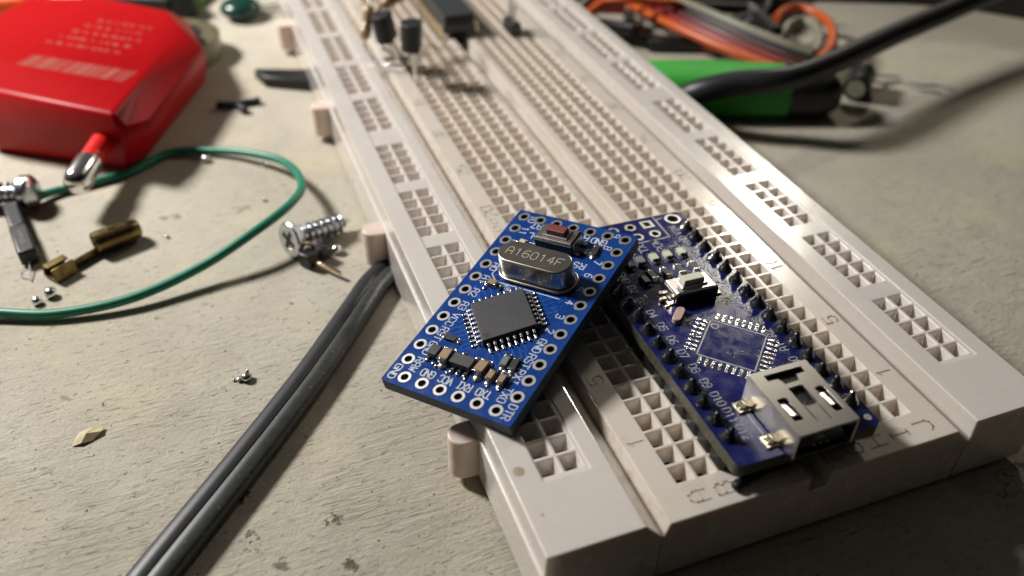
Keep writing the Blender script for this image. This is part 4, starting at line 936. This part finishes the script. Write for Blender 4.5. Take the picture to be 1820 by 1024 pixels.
m = MB(); m.tube([(33.5, 131, 5), (37.0, 132.8, 6), (40.5, 133, 8), (45, 129.5, 9.3), (50.5, 127.5, 9), (55, 126, 8.5), (60, 126, 6)], 1.0, 10, 6); tag(m.build('orange_jumper_wire', 'orange_wire', smooth=60), 'orange jumper wire arching from behind the breadboard to the ribbon', 'wire', 'jumper wires of the coloured ribbon')
m = MB(); m.tube([(34.5, 136, 5), (38.0, 137.5, 7), (42, 137.5, 9), (48, 134, 10), (54, 131, 9)], .9, 10, 6); tag(m.build('grey_jumper_wire', 'grey_wire', smooth=60), 'grey jumper wire arching just above the orange arch beside the breadboard', 'wire', 'jumper wires of the coloured ribbon')
def dupont(label, loc, rz, ry=0, L=14):
    t = thing('jumper_connector', label, 'connector', loc, rz, 'black jumper wire connectors')
    m = MB(); m.box((0, 0, 0), (L, 2.5, 2.5), ry=ry); m.build('housing', 'black_plastic', t, bevel=.3); m = MB(); m.box((L/2+2.6, 0, 0), (5.6, .7, .7), ry=ry); m.build('pin', 'tin', t)
for lb, loc, rz, ry in [('black connector nearest the breadboard, standing close to the orange arch', (41.5, 128.5, 3.5), 1.9, .2), ('black connector beside the breadboard, crossing under the orange arch', (46.5, 129.5, 2.8), 1.2, 0), ('black connector lying flat left of the ribbon wires', (50.0, 121.5, 1.5), -.5, 0),
      ('black connector at the orange wire tip left of the ribbon', (53.0, 118.0, 1.6), -.35, 0), ('black connector at the inner end of the orange loop', (72.5, 112.5, 6.5), 1.3, .1), ('black connector standing above the grey loop end', (70.0, 110.0, 3.2), 1.9, .4),
      ('black connector at top behind the loops, leaning left', (75.5, 124.5, 3.0), .4, .1), ('black connector at top behind the loops, lying crosswise', (83, 129, 5.5), -.6, 0), ('black connector at top, farthest right of the tangle', (88.5, 127.5, 2.5), .9, 0), ('black connector at top between ribbon and tangle', (71.0, 129.5, 4.5), -.2, .1)]:
    dupont(lb, loc, rz, ry)
m = MB(); m.tube([(58.0, 115.2, 1.6), (60.8, 113.8, 1.5), (62.2, 113.6, 1.2)], 1.0, 10, 4); tag(m.build('orange_wire_stub', 'orange_wire', smooth=60), 'short orange wire stub left of the ribbon at a connector end', 'wire')
m = MB(); m.prism([(33, 150), (58, 141), (66, 150), (66, 170), (35, 170)], 0, 7, inset=.04); tag(m.build('red_board', 'maroon', bevel=.6), 'dark red circuit module at the top behind the jumper wires', 'module')
m = MB(); m.prism([(62, 140), (100, 139), (101, 155), (62, 156)], 0, 9, inset=.03); tag(m.build('black_module', 'case_black', bevel=.8), 'black module at the top edge behind the wire tangle', 'module')
m = MB(); m.prism([(99, 138.0), (124.9, 127.3), (138, 120), (149, 108), (175, 85), (200, 190), (110, 190)], 0, 26, inset=.01); tag(m.build('black_case', 'case_black', bevel=1.5), 'large black case along the top right edge of the table', 'case')
m = MB()
for i in range(5): m.tube([(70+i*2.2, 121+i*1.1, 2+i*.6), (74+i*1.5, 118+i, 6), (79+i, 121+i*1.8, 4+i*.8), (84+i, 125+i, 2)], .6, 8, 5)
tag(m.build('black_jumper_bundle', 'cable_black', smooth=60), 'tangled bundle of thin black leads among the connectors at top right', 'wires')
m = MB(); m.tube([(-9.5, -3.6, T0+.5), (-7.6, -3.3, T0+.45), (-5.0, -3.1, T0+.5), (-2.6, -3.2, T0+.3)], lambda t: .55*(1-t*.75), 10, 5); m.ball((-9.6, -3.7, T0+.5), .6, 10, .8)
tag(m.build('melted_drip', 'black_matte', smooth=60), 'small black melted plastic blob beside the dark board corner on the breadboard', 'plastic blob')
